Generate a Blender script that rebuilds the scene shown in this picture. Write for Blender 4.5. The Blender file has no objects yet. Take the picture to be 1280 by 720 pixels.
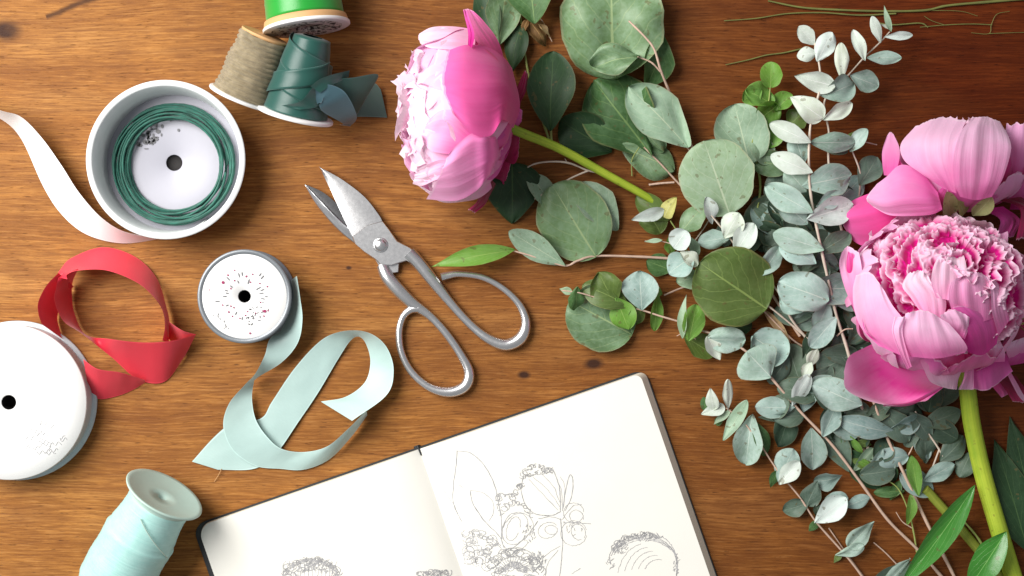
import bpy, math, random
import numpy as np
from mathutils import Vector, noise
random.seed(7); rng = np.random.RandomState(5)
S = 0.0005            # one photo pixel on the table = 0.5 mm
H = 1800.0            # camera height in those units (0.9 m)
scene = bpy.context.scene
col = scene.collection
PI = math.pi

def at(x, y, z=0.0):
    """photo pixel + real height above the table (in half millimetres) -> world point"""
    k = (1 - z / H) * S
    return np.array([(x - 640) * k, (360 - y) * k, z * S])

# ------------------------------------------------------------------ materials
def new_mat(name):
    m = bpy.data.materials.new(name); m.use_nodes = True
    nt = m.node_tree; nt.nodes.clear()
    out = nt.nodes.new('ShaderNodeOutputMaterial')
    return m, nt, out
def N(nt, t, **kw):
    n = nt.nodes.new(t)
    for k, v in kw.items():
        if k in n.inputs.keys(): n.inputs[k].default_value = v
        else: setattr(n, k, v)
    return n
def L(nt, a, b): nt.links.new(a, b)
def rgba(c): return (c[0], c[1], c[2], 1)
def mixc(nt, fac, a, b, mode='MIX'):
    n = nt.nodes.new('ShaderNodeMix'); n.data_type = 'RGBA'; n.blend_type = mode
    for s, v in ((n.inputs[0], fac), (n.inputs[6], a), (n.inputs[7], b)):
        if isinstance(v, (int, float)): s.default_value = v
        elif isinstance(v, tuple): s.default_value = rgba(v)
        else: L(nt, v, s)
    return n.outputs[2]
def math_(nt, op, a, b=None, c=None, clamp=False):
    n = nt.nodes.new('ShaderNodeMath'); n.operation = op; n.use_clamp = clamp
    for i, v in enumerate((a, b, c)):
        if v is None: continue
        if isinstance(v, (int, float)): n.inputs[i].default_value = v
        else: L(nt, v, n.inputs[i])
    return n.outputs[0]
def ramp(nt, fac, stops):
    n = nt.nodes.new('ShaderNodeValToRGB')
    el = n.color_ramp.elements
    while len(el) < len(stops): el.new(0.5)
    for e, (p, c) in zip(el, stops):
        e.position = p; e.color = rgba(c) if isinstance(c, tuple) else (c, c, c, 1)
    L(nt, fac, n.inputs[0]); return n.outputs[0]
def noise_tex(nt, vec, scale, detail=4, rough=.55, dist=0):
    n = N(nt, 'ShaderNodeTexNoise', Scale=scale, Detail=detail, Roughness=rough, Distortion=dist)
    if vec is not None: L(nt, vec, n.inputs['Vector'])
    return n.outputs['Fac']
def mapped(nt, src, scale=(1, 1, 1), loc=(0, 0, 0)):
    m = nt.nodes.new('ShaderNodeMapping'); m.inputs['Scale'].default_value = scale; m.inputs['Location'].default_value = loc
    L(nt, src, m.inputs['Vector']); return m.outputs[0]
def bump(nt, h, strength=.3, dist=.001):
    b = N(nt, 'ShaderNodeBump', Strength=strength, Distance=dist); L(nt, h, b.inputs['Height']); return b.outputs[0]
def principled(nt, base, rough=.5, metal=0, spec=.5, nrm=None, sheen=0):
    p = nt.nodes.new('ShaderNodeBsdfPrincipled')
    if isinstance(base, tuple): p.inputs['Base Color'].default_value = rgba(base)
    else: L(nt, base, p.inputs['Base Color'])
    if isinstance(rough, (int, float)): p.inputs['Roughness'].default_value = rough
    else: L(nt, rough, p.inputs['Roughness'])
    p.inputs['Metallic'].default_value = metal
    p.inputs['Specular IOR Level'].default_value = spec
    if sheen: p.inputs['Sheen Weight'].default_value = sheen
    if nrm is not None: L(nt, nrm, p.inputs['Normal'])
    return p
def objco(nt): return nt.nodes.new('ShaderNodeTexCoord').outputs['Object']
def uvco(nt): return nt.nodes.new('ShaderNodeTexCoord').outputs['UV']

def plain(name, c, rough=.5, metal=0, spec=.5, var=.08, nscale=60, bmp=.08, sheen=0):
    m, nt, out = new_mat(name)
    o = objco(nt)
    f = noise_tex(nt, o, nscale, 5)
    c2 = tuple(max(0, x * (1 - 2 * var)) for x in c)
    base = mixc(nt, f, c2, tuple(min(1, x * (1 + var)) for x in c))
    p = principled(nt, base, rough, metal, spec, bump(nt, noise_tex(nt, o, nscale * 12, 3), bmp, .0004), sheen)
    L(nt, p.outputs[0], out.inputs[0]); return m

def ribbon_mat(name, c, rough=.42, transl=.15, weave=900, sheen=.3):
    m, nt, out = new_mat(name)
    uv = uvco(nt)
    o = objco(nt)
    w = noise_tex(nt, mapped(nt, uv, (3, 260, 1)), 2.2, 2)
    big = noise_tex(nt, o, 35, 2)
    base = mixc(nt, math_(nt, 'ADD', math_(nt, 'MULTIPLY', w, .5), math_(nt, 'MULTIPLY', big, .5)), tuple(x * .82 for x in c), tuple(min(1, x * 1.12) for x in c))
    sx = nt.nodes.new('ShaderNodeSeparateXYZ'); L(nt, uv, sx.inputs[0])
    edge = math_(nt, 'GREATER_THAN', math_(nt, 'ABSOLUTE', math_(nt, 'SUBTRACT', sx.outputs[0], .5)), .468)
    base = mixc(nt, math_(nt, 'MULTIPLY', edge, .5), base, tuple(min(1, x * 1.35 + .03) for x in c))
    p = principled(nt, base, rough, 0, .4, bump(nt, w, .12, .0003), sheen)
    t = nt.nodes.new('ShaderNodeBsdfTranslucent'); L(nt, base, t.inputs[0])
    mx = nt.nodes.new('ShaderNodeMixShader'); mx.inputs[0].default_value = transl
    L(nt, p.outputs[0], mx.inputs[1]); L(nt, t.outputs[0], mx.inputs[2]); L(nt, mx.outputs[0], out.inputs[0])
    return m

def leaf_mat(name, c, vein, rough=.5, spec=.35, transl=.12, bloom=.25, bloomc=(.5, .6, .55), edge=(.35, .25, .12), edgef=.25):
    m, nt, out = new_mat(name)
    uv = uvco(nt); o = objco(nt)
    sx = nt.nodes.new('ShaderNodeSeparateXYZ'); L(nt, uv, sx.inputs[0])
    u = math_(nt, 'ABSOLUTE', math_(nt, 'SUBTRACT', sx.outputs[0], .5)); v = sx.outputs[1]
    info = nt.nodes.new('ShaderNodeObjectInfo').outputs['Random']
    # side veins: repeats along v - u*k
    ph = math_(nt, 'MULTIPLY', math_(nt, 'SUBTRACT', v, math_(nt, 'MULTIPLY', u, .9)), 7.0)
    ph = math_(nt, 'ADD', ph, math_(nt, 'MULTIPLY', noise_tex(nt, uv, 5, 2), .9))
    tri = math_(nt, 'ABSOLUTE', math_(nt, 'SUBTRACT', math_(nt, 'FRACT', ph), .5))
    side = math_(nt, 'MULTIPLY', math_(nt, 'LESS_THAN', tri, .045), .3)
    mid = math_(nt, 'MULTIPLY', math_(nt, 'LESS_THAN', u, math_(nt, 'MULTIPLY', math_(nt, 'SUBTRACT', 1.08, v), .02)), .8)
    veins = math_(nt, 'MAXIMUM', side, mid)
    n1 = noise_tex(nt, o, 70, 5, .6)
    n2 = noise_tex(nt, o, 420, 3, .6)
    f = math_(nt, 'ADD', math_(nt, 'MULTIPLY', n1, .7), math_(nt, 'MULTIPLY', info, .45))
    f = math_(nt, 'SUBTRACT', f, .08, clamp=True)
    base = mixc(nt, f, tuple(x * .62 for x in c), tuple(min(1, x * 1.22) for x in c))
    r2 = math_(nt, 'FRACT', math_(nt, 'MULTIPLY', info, 7.31))
    base = mixc(nt, math_(nt, 'MULTIPLY', r2, .35), base, (c[0] * 1.05, c[1] * .95, c[2] * .55))
    bl = math_(nt, 'MULTIPLY', ramp(nt, math_(nt, 'ADD', math_(nt, 'MULTIPLY', n1, .6), math_(nt, 'MULTIPLY', n2, .4)), [(.42, 0.0), (.62, 1.0)]), bloom)
    base = mixc(nt, bl, base, bloomc)
    base = mixc(nt, veins, base, vein)
    eg = math_(nt, 'MULTIPLY', math_(nt, 'GREATER_THAN', u, .478), edgef)
    base = mixc(nt, eg, base, edge)
    spots = math_(nt, 'MULTIPLY', math_(nt, 'GREATER_THAN', noise_tex(nt, o, 240, 1), .70), .5)
    base = mixc(nt, spots, base, (.12, .09, .03))
    hgt = math_(nt, 'SUBTRACT', math_(nt, 'MULTIPLY', n1, .7), math_(nt, 'MULTIPLY', veins, .35))
    p = principled(nt, base, rough, 0, spec, bump(nt, hgt, .45, .0012))
    t = nt.nodes.new('ShaderNodeBsdfTranslucent'); L(nt, mixc(nt, .4, base, (.25, .4, .05)), t.inputs[0])
    mx = nt.nodes.new('ShaderNodeMixShader'); mx.inputs[0].default_value = transl
    L(nt, p.outputs[0], mx.inputs[1]); L(nt, t.outputs[0], mx.inputs[2]); L(nt, mx.outputs[0], out.inputs[0])
    return m

def petal_mat(name, base, tip, p0=.15, p1=.95, transl=.3, streak=.2):
    m, nt, out = new_mat(name)
    uv = uvco(nt); o = objco(nt)
    sx = nt.nodes.new('ShaderNodeSeparateXYZ'); L(nt, uv, sx.inputs[0])
    st = noise_tex(nt, mapped(nt, uv, (26, 1.6, 1)), 1.0, 4, .6)
    bl = noise_tex(nt, o, 60, 3)
    v = math_(nt, 'ADD', sx.outputs[1], math_(nt, 'MULTIPLY', math_(nt, 'SUBTRACT', st, .5), streak))
    v = math_(nt, 'ADD', v, math_(nt, 'MULTIPLY', math_(nt, 'SUBTRACT', bl, .5), .45))
    c = ramp(nt, v, [(p0, base), (p1, tip)])
    c = mixc(nt, math_(nt, 'MULTIPLY', math_(nt, 'GREATER_THAN', sx.outputs[1], .975), .35), c, (.95, .80, .88))
    p = principled(nt, c, .75, 0, .10, bump(nt, st, .28, .0010), .35)
    t = nt.nodes.new('ShaderNodeBsdfTranslucent'); L(nt, c, t.inputs[0])
    mx = nt.nodes.new('ShaderNodeMixShader'); mx.inputs[0].default_value = transl
    L(nt, p.outputs[0], mx.inputs[1]); L(nt, t.outputs[0], mx.inputs[2]); L(nt, mx.outputs[0], out.inputs[0])
    return m

def wood_mat():
    m, nt, out = new_mat('wood')
    o = objco(nt)
    wv = nt.nodes.new('ShaderNodeVectorMath'); wv.operation = 'ADD'
    warp = N(nt, 'ShaderNodeTexNoise', Scale=5.0, Detail=2.0); L(nt, o, warp.inputs['Vector'])
    ws = nt.nodes.new('ShaderNodeVectorMath'); ws.operation = 'MULTIPLY'; ws.inputs[1].default_value = (0, .022, 0)
    L(nt, warp.outputs['Color'], ws.inputs[0]); L(nt, o, wv.inputs[0]); L(nt, ws.outputs[0], wv.inputs[1])
    q = wv.outputs[0]
    broad = noise_tex(nt, mapped(nt, q, (1.2, 14, 1)), 2.2, 4, .6)
    band = noise_tex(nt, mapped(nt, q, (5, 150, 1)), 1.8, 5, .68)
    fine = noise_tex(nt, mapped(nt, q, (34, 620, 1)), 1.5, 4, .7)
    pore = noise_tex(nt, mapped(nt, q, (130, 1100, 1)), 1.0, 2, .5)
    mott = noise_tex(nt, o, 38, 5, .6)
    cA = ramp(nt, broad, [(.30, (.27, .100, .020)), (.50, (.42, .178, .040)), (.70, (.55, .270, .078))])
    ringn = noise_tex(nt, mapped(nt, q, (.8, 7.5, 1)), 1.6, 3, .5)
    ring = math_(nt, 'SINE', math_(nt, 'MULTIPLY', ringn, 95.0))
    cA = mixc(nt, ramp(nt, math_(nt, 'ADD', math_(nt, 'MULTIPLY', ring, .5), math_(nt, 'MULTIPLY', fine, .5)), [(.45, 0.0), (.80, .42)]), cA, (.19, .066, .016))
    cB = mixc(nt, ramp(nt, band, [(.38, 0.0), (.66, .55)]), cA, (.20, .072, .018))
    cC = mixc(nt, ramp(nt, fine, [(.38, .65), (.56, 0.0)]), cB, (.145, .048, .012))
    cC = mixc(nt, ramp(nt, fine, [(.55, .0), (.72, .55)]), cC, (.56, .29, .10))
    cD = mixc(nt, ramp(nt, pore, [(.27, .75), (.37, 0.0)]), cC, (.06, .021, .008))
    cE = mixc(nt, ramp(nt, mott, [(.35, .28), (.65, 0.0)]), cD, (.15, .055, .018))
    # shade painted into the wood colour, darker and redder towards the upper right
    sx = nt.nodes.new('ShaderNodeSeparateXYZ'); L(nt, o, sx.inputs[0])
    shade_pos = math_(nt, 'ADD', math_(nt, 'ADD', sx.outputs[0], math_(nt, 'MULTIPLY', sx.outputs[1], .5)), math_(nt, 'MULTIPLY', math_(nt, 'SUBTRACT', broad, .5), .22))
    fac = ramp(nt, math_(nt, 'ADD', math_(nt, 'MULTIPLY', shade_pos, 1.5), .42), [(.20, 0.0), (.92, 1.0)])
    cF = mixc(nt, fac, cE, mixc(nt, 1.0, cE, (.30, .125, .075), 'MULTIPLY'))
    # knots
    kn = None
    for (px, py, r, sxx) in ((8, 44, 15, 1.5), (742, 463, 9, 1.6), (655, 476, 6, 1.6), (436, 340, 3, 1.5)):
        c = at(px, py)
        mp = mapped(nt, q, (1 / sxx, 1, 0), (-c[0] / sxx, -c[1] - .015, 0))
        ln = nt.nodes.new('ShaderNodeVectorMath'); ln.operation = 'LENGTH'; L(nt, mp, ln.inputs[0])
        k = ramp(nt, math_(nt, 'DIVIDE', ln.outputs['Value'], r * S * 1.7), [(.25, 1.0), (.62, 0.0)])
        kn = k if kn is None else math_(nt, 'MAXIMUM', kn, k)
    kn = math_(nt, 'MULTIPLY', kn, math_(nt, 'ADD', .5, mott), clamp=True)
    cG = mixc(nt, kn, cF, (.045, .018, .010))
    # old crack running into the upper left
    a, b = at(58, 22), at(135, -8)
    d = (b - a) / np.linalg.norm(b - a)
    px_ = math_(nt, 'SUBTRACT', sx.outputs[0], float(a[0])); py_ = math_(nt, 'SUBTRACT', sx.outputs[1], float(a[1]))
    al = math_(nt, 'ADD', math_(nt, 'MULTIPLY', px_, float(d[0])), math_(nt, 'MULTIPLY', py_, float(d[1])))
    ac = math_(nt, 'ABSOLUTE', math_(nt, 'ADD', math_(nt, 'ADD', math_(nt, 'MULTIPLY', px_, float(-d[1])), math_(nt, 'MULTIPLY', py_, float(d[0]))), math_(nt, 'MULTIPLY', math_(nt, 'SUBTRACT', mott, .5), .006)))
    inr = math_(nt, 'MULTIPLY', math_(nt, 'GREATER_THAN', al, 0), math_(nt, 'LESS_THAN', al, .06))
    crack = math_(nt, 'MULTIPLY', ramp(nt, math_(nt, 'DIVIDE', ac, .004), [(.15, .85), (.6, 0.0)]), inr)
    cH = mixc(nt, crack, cG, (.05, .018, .008))
    h = math_(nt, 'ADD', math_(nt, 'MULTIPLY', fine, .8), math_(nt, 'MULTIPLY', band, .3))
    h = math_(nt, 'ADD', h, math_(nt, 'MULTIPLY', ramp(nt, pore, [(.27, 0.0), (.37, 1.0)]), .3))
    p = principled(nt, cH, math_(nt, 'ADD', .40, math_(nt, 'MULTIPLY', fine, .25)), 0, .12, bump(nt, h, .55, .0007))
    L(nt, p.outputs[0], out.inputs[0]); return m

def metal_mat(name, c, rough=.34, metal=.9):
    m, nt, out = new_mat(name)
    o = objco(nt)
    br = noise_tex(nt, mapped(nt, o, (160, 160, 160)), 3, 6, .7)
    sm = noise_tex(nt, o, 30, 4)
    base = mixc(nt, sm, tuple(x * .86 for x in c), c)
    base = mixc(nt, ramp(nt, br, [(.3, .06), (.5, 0.0)]), base, tuple(x * .55 for x in c))
    p = principled(nt, base, math_(nt, 'ADD', rough - .08, math_(nt, 'MULTIPLY', br, .12)), metal, .5, bump(nt, br, .02, .0001))
    L(nt, p.outputs[0], out.inputs[0]); return m

def thread_mat(name, cA, cB, rough=.75, bmp=.5, scale=(1, 120, 1), transl=0):
    m, nt, out = new_mat(name)
    uv = uvco(nt); o = objco(nt)
    s = noise_tex(nt, mapped(nt, uv, scale), 3.0, 4, .65)
    n = noise_tex(nt, o, 180, 4)
    c = mixc(nt, ramp(nt, math_(nt, 'ADD', math_(nt, 'MULTIPLY', s, .6), math_(nt, 'MULTIPLY', n, .4)), [(.3, 0.0), (.7, 1.0)]), cA, cB)
    p = principled(nt, c, rough, 0, .4, bump(nt, s, bmp, .0008), .2)
    L(nt, p.outputs[0], out.inputs[0]); return m

def stem_mat(name, cA, cB):
    m, nt, out = new_mat(name)
    uv = uvco(nt); o = objco(nt)
    s = noise_tex(nt, mapped(nt, uv, (14, 1.2, 1)), 1.0, 3, .6); n = noise_tex(nt, o, 45, 4, .6); d = noise_tex(nt, o, 300, 2)
    c = mixc(nt, ramp(nt, math_(nt, 'ADD', math_(nt, 'MULTIPLY', s, .6), math_(nt, 'MULTIPLY', n, .4)), [(.35, 0.0), (.65, 1.0)]), cA, cB)
    c = mixc(nt, ramp(nt, d, [(.66, 0.0), (.74, .55)]), c, (.16, .12, .03))
    p = principled(nt, c, .5, 0, .3, bump(nt, s, .35, .0012)); L(nt, p.outputs[0], out.inputs[0]); return m

def paper_mat():
    m, nt, out = new_mat('paper')
    o = objco(nt)
    f = noise_tex(nt, o, 30, 6, .6)
    c = mixc(nt, f, (.80, .785, .72), (.85, .84, .785))
    p = principled(nt, c, .8, 0, .2, bump(nt, noise_tex(nt, o, 1500, 3), .1, .0003))
    L(nt, p.outputs[0], out.inputs[0]); return m

def pages_mat():
    m, nt, out = new_mat('page_edges')
    g = nt.nodes.new('ShaderNodeNewGeometry').outputs['Position']
    s = noise_tex(nt, mapped(nt, g, (40, 40, 9000)), 1.0, 2)
    c = mixc(nt, s, (.62, .58, .44), (.90, .87, .76))
    p = principled(nt, c, .85, 0, .2); L(nt, p.outputs[0], out.inputs[0]); return m

def speckle_mat():
    m, nt, out = new_mat('torn_speckled_paper')
    o = objco(nt)
    f = noise_tex(nt, o, 330, 3, .6)
    c = mixc(nt, ramp(nt, f, [(.44, 1.0), (.52, 0.0)]), (.74, .70, .66), (.05, .045, .04))
    p = principled(nt, c, .8); L(nt, p.outputs[0], out.inputs[0]); return m

M = dict(
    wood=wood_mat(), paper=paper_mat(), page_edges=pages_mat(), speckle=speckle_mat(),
    white=plain('white_card', (.80, .80, .79), .55, var=.03),
    lilac=plain('lilac_white_card', (.40, .40, .46), .45, var=.05, nscale=40),
    cup=plain('white_plastic', (.74, .77, .77), .35, var=.03),
    tan_card=plain('tan_card', (.62, .36, .16), .7),
    black=plain('black_cover', (.018, .022, .026), .5, bmp=.3),
    shaded_roll=plain('shaded_ribbon_roll', (.035, .05, .052), .5),
    grey_rim=plain('grey_rim', (.20, .22, .24), .35, metal=.3),
    hole=plain('dark_hole', (.012, .010, .010), .8),
    bluegrey=plain('blue_grey_ribbon_roll', (.52, .61, .64), .45),
    mint_plastic=plain('mint_plastic', (.46, .62, .55), .32, var=.04),
    ink=plain('grey_ink', (.16, .16, .17), .7), ink_soft=plain('pale_grey_ink', (.52, .52, .53), .8),
    red_ink=plain('red_ink', (.30, .02, .10), .7), pencil=plain('pencil', (.45, .45, .46), .8, var=.3, nscale=300),
    pencil_dark=plain('dark_pencil', (.36, .36, .37), .8, var=.3, nscale=300),
    steel=metal_mat('steel', (.74, .74, .75), .28, .92), steel_dark=metal_mat('steel_dark_reflection', (.12, .12, .125), .3, .8),
    steel_edge=metal_mat('ground_steel_edge', (.62, .63, .65), .28, .85),
    r_white=ribbon_mat('white_ribbon', (.80, .82, .82), .42, 0), r_red=ribbon_mat('red_ribbon', (.74, .015, .045), .5, .06),
    r_mint=ribbon_mat('mint_ribbon', (.45, .62, .59), .40, .12), r_teal=ribbon_mat('teal_ribbon', (.012, .078, .063), .36, .05),
    r_slate=ribbon_mat('slate_ribbon', (.04, .095, .12), .36, .05), r_green=ribbon_mat('green_satin', (.012, .30, .03), .3, 0),
    r_mist=ribbon_mat('thin_teal_ribbon', (.10, .16, .14), .4, .3),
    wire=thread_mat('green_wire', (.003, .05, .036), (.018, .17, .12), .5, .2),
    twine=thread_mat('tan_twine', (.10, .072, .028), (.50, .41, .26), .85, .8, (5, 110, 1)),
    mint_thread=thread_mat('mint_thread', (.30, .58, .54), (.46, .72, .68), .38, .3, (1, 90, 1)),
    stem_green=stem_mat('peony_stem', (.20, .33, .02), (.46, .56, .05)),
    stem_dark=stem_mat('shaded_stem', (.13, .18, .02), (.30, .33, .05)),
    twig=plain('pink_brown_twig', (.62, .44, .34), .6, var=.25, nscale=90, bmp=.4),
    twig_pale=plain('pale_twig', (.66, .56, .46), .6, var=.25, nscale=90, bmp=.4),
    twig_green=plain('green_twig', (.30, .36, .10), .6, var=.2),
    grass=plain('dry_grass', (.17, .18, .045), .65, var=.3, nscale=80),
    white_leaf=leaf_mat('frosted_leaf', (.60, .70, .66), (.80, .84, .80), .6, .3, .1, .3, (.78, .83, .83), (.4, .4, .35)),
    silver=leaf_mat('silver_leaf', (.34, .50, .46), (.62, .72, .64), .55, .3, .14, .4, (.60, .73, .71)),
    blue=leaf_mat('blue_grey_leaf', (.23, .35, .335), (.50, .56, .50), .55, .3, .08, .3, (.50, .58, .57)),
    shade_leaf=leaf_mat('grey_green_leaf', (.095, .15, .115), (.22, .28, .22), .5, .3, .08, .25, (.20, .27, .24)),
    shade_fill=leaf_mat('shade_fill_leaf', (.035, .07, .045), (.10, .15, .10), .6, .25, .06, .2, (.09, .13, .11)),  # near-black colour that gives the gaps between plants their shade
    sage=leaf_mat('sage_leaf', (.28, .42, .29), (.50, .60, .42), .5, .35, .1, .35, (.46, .60, .48), (.5, .4, .25)),
    green_sage=leaf_mat('green_sage_leaf', (.15, .26, .12), (.34, .45, .22), .45, .4, .12, .35, (.32, .47, .33), (.5, .4, .25)),
    mid=leaf_mat('mid_green_leaf', (.06, .15, .045), (.2, .32, .11), .55, .35, .15, .25, (.20, .36, .18)),
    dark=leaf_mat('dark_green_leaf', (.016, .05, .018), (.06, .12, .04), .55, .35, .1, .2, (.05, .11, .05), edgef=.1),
    bright=leaf_mat('bright_green_leaf', (.15, .34, .05), (.36, .55, .14), .45, .4, .25, .2, (.30, .50, .2)),
    olive=leaf_mat('olive_leaf', (.10, .165, .035), (.26, .36, .10), .45, .4, .2, .25, (.2, .28, .1)),
    lance=leaf_mat('peony_leaf', (.045, .23, .03), (.24, .50, .14), .3, .55, .15, .2, (.08, .32, .06), edgef=0),
    brown=leaf_mat('dried_leaf', (.16, .085, .03), (.4, .25, .1), .7, .2, .1, .3, (.3, .18, .07)),
    tanleaf=leaf_mat('tan_dry_leaf', (.42, .28, .14), (.5, .4, .25), .7, .2, .1, .1),
    sepal=leaf_mat('sepal', (.42, .46, .20), (.6, .62, .36), .5, .3, .15, .3, (.55, .55, .32)),
    yellow=leaf_mat('yellow_bract', (.50, .50, .16), (.7, .7, .36), .5, .3, .2, .2, (.7, .7, .4)),
    hot=petal_mat('hot_pink_petal', (.78, .040, .27), (.87, .17, .48)),
    pink=petal_mat('pink_petal', (.82, .14, .46), (.90, .44, .72)),
    pale=petal_mat('pale_pink_petal', (.84, .17, .48), (.93, .57, .80), .05, .75),
    blush=petal_mat('blush_petal', (.91, .36, .63), (.95, .70, .85), .0, .7),
    magenta=petal_mat('magenta_petal', (.60, .016, .26), (.84, .15, .52)),
    bowlp=petal_mat('cupped_petal', (.78, .045, .36), (.93, .50, .76), .35, 1.0),  # magenta inside, with the cup's inward shading put into the gradient
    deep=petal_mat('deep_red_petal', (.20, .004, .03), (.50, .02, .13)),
    frill=petal_mat('frill_magenta', (.72, .008, .27), (.96, .66, .83), .44, .95),
    frill_pale=petal_mat('frill_blush', (.90, .36, .60), (.96, .78, .88), .0, .6, .4),
)

# ------------------------------------------------------------------ mesh helpers
class MB:
    def __init__(s): s.v = []; s.f = []; s.uv = []
    def grid(s, pts, closed=False, uvs=None):
        """pts: array [rows][cols][3]"""
        R, Cn = len(pts), len(pts[0]); b = len(s.v)
        for i in range(R):
            for j in range(Cn):
                s.v.append(tuple(pts[i][j]))
                s.uv.append(uvs[i][j] if uvs is not None else (j / max(1, Cn - 1), i / max(1, R - 1)))
        for i in range(R - 1):
            for j in range(Cn if closed else Cn - 1):
                k = (j + 1) % Cn
                s.f.append((b + i * Cn + j, b + i * Cn + k, b + (i + 1) * Cn + k, b + (i + 1) * Cn + j))
    def fan(s, ring, centre=None):
        b = len(s.v); c = np.mean(ring, axis=0) if centre is None else centre
        s.v.append(tuple(c)); s.uv.append((.5, .5))
        for p in ring: s.v.append(tuple(p)); s.uv.append((.5, .5))
        n = len(ring)
        for i in range(n): s.f.append((b, b + 1 + i, b + 1 + (i + 1) % n))
    def tube(s, pts, rad, n=8, flat=1.0, cap=True):
        pts = np.array(pts, float); R = []
        rad = np.full(len(pts), rad) if np.isscalar(rad) else np.array(rad)
        for i in range(len(pts)):
            t = pts[min(i + 1, len(pts) - 1)] - pts[max(i - 1, 0)]
            t = t / (np.linalg.norm(t) + 1e-12)
            up = np.array([0, 0, 1.]) if abs(t[2]) < .95 else np.array([0, 1., 0])
            a = np.cross(t, up); a /= np.linalg.norm(a); b2 = np.cross(a, t)
            R.append([pts[i] + rad[i] * (math.cos(k * 2 * PI / n) * a + flat * math.sin(k * 2 * PI / n) * b2) for k in range(n)])
        s.grid(R, True)
        if cap: s.fan(R[0]); s.fan(R[-1])
    def lathe(s, prof, C, A, n=64, cap0=False, cap1=False):
        A = np.array(A, float); A /= np.linalg.norm(A)
        up = np.array([0, 0, 1.]) if abs(A[2]) < .9 else np.array([1., 0, 0])
        a = np.cross(A, up); a /= np.linalg.norm(a); b2 = np.cross(A, a)
        R = [[C + A * h + r * (math.cos(k * 2 * PI / n) * a + math.sin(k * 2 * PI / n) * b2) for k in range(n)] for r, h in prof]
        tot = len(R)
        s.grid(R, True)
        if cap0: s.fan(R[0])
        if cap1: s.fan(R[-1])
    def prism(s, poly, z0, z1, bevel=0):
        """poly: world xy points"""
        poly = [np.array(p[:2]) for p in poly]; c = np.mean(poly, axis=0)
        def ring(z, k): return [np.array([*(p + (c - p) / np.linalg.norm(c - p) * k), z]) for p in poly]
        rings = [ring(z0, 0), ring(z1 - bevel, 0), ring(z1, bevel)] if bevel else [ring(z0, 0), ring(z1, 0)]
        s.grid(rings, True)
        b = len(s.v)
        for z, k in ((z0, 0), (z1, bevel)):
            b = len(s.v)
            for p in ring(z, k): s.v.append(tuple(p)); s.uv.append((.5, .5))
            s.f.append(tuple(range(b, b + len(poly))))
    def build(s, name, mat, parent=None, smooth=True, solid=0, clamp=True, auto=None):
        org = np.array(parent.matrix_world.translation if parent is None else ORG[parent.name]) if parent is not None else None
        v = np.array(s.v)
        if clamp: v[:, 2] = np.maximum(v[:, 2], .0003)
        if org is None:
            org = np.array([v[:, 0].mean(), v[:, 1].mean(), max(0., v[:, 2].min())]); loc = org
        else: loc = None
        me = bpy.data.meshes.new(name)
        me.from_pydata([tuple(p) for p in (v - org)], [], s.f)
        uvl = me.uv_layers.new(name='UVMap')
        li = np.zeros(len(me.loops), dtype=np.int32); me.loops.foreach_get('vertex_index', li)
        uvl.data.foreach_set('uv', np.array(s.uv)[li].ravel())
        if smooth: me.polygons.foreach_set('use_smooth', [True] * len(me.polygons))
        if auto is not None: me.set_sharp_from_angle(angle=math.radians(auto))
        me.materials.append(M[mat]); me.update()
        o = bpy.data.objects.new(name, me); col.objects.link(o)
        ORG[o.name] = org
        if parent is not None: o.parent = parent
        else: o.location = loc
        if solid:
            md = o.modifiers.new('thickness', 'SOLIDIFY'); md.thickness = solid * S; md.offset = 0
        return o
ORG = {}
def tag(o, label, cat, group=None):
    o['label'] = label; o['category'] = cat
    if group: o['group'] = group
    return o
def thing(name, label, cat, loc, group=None):
    o = bpy.data.objects.new(name, None); o.empty_display_size = .01; col.objects.link(o)
    o.location = tuple(loc); ORG[o.name] = np.array(loc, float)
    return tag(o, label, cat, group)
def catmull(P, n):
    P = np.array(P, float)
    if len(P) == 1: return np.repeat(P, n, 0)
    if len(P) == 2: t = np.linspace(0, 1, n)[:, None]; return P[0] * (1 - t) + P[1] * t
    E = np.vstack([2 * P[0] - P[1], P, 2 * P[-1] - P[-2]])
    out = []
    for s in np.linspace(0, len(P) - 1, n):
        i = min(int(s), len(P) - 2); t = s - i
        a, b, c, d = E[i], E[i + 1], E[i + 2], E[i + 3]
        out.append(.5 * (2 * b + (c - a) * t + (2 * a - 5 * b + 4 * c - d) * t * t + (3 * b - a - 3 * c + d) * t ** 3))
    return np.array(out)
def nz(p, s=1.0): return noise.noise(Vector((p[0] * s, p[1] * s, p[2] * s)))
def wpts(pts, z=0, n=None):
    P = [at(p[0], p[1], p[2] if len(p) > 2 else z) for p in pts]
    return catmull(P, n or max(12, 6 * len(P)))
def strip(mb, pairs, n=60, m=7, bow=0):
    """ribbon from pairs ((x,y,z),(x,y,z)) in photo pixels + height"""
    A = catmull([p[0] for p in pairs], n); B = catmull([p[1] for p in pairs], n)
    rows = []
    for a, b in zip(A, B):
        row = []
        for j in range(m):
            t = j / (m - 1); q = a * (1 - t) + b * t
            q = q + np.array([0, 0, bow * 4 * t * (1 - t)])
            wq = 1.1 * nz((q[0] * .035, q[1] * .035, t * 1.5)) + .35 * nz((q[0] * .12, q[1] * .12, t * 3))
            row.append(at(q[0], q[1], max(.7, q[2] + wq)))
        rows.append(row)
    mb.grid(rows)
def ellz(E, x, y):
    cx, cy, cz, rx, ry, rz = E
    d = math.hypot((x - cx) / rx, (y - cy) / ry)
    if d < .96: return cz + rz * math.sqrt(1 - d * d)
    return cz + rz * (.28 - (d - .96) * 2.2)
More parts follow.
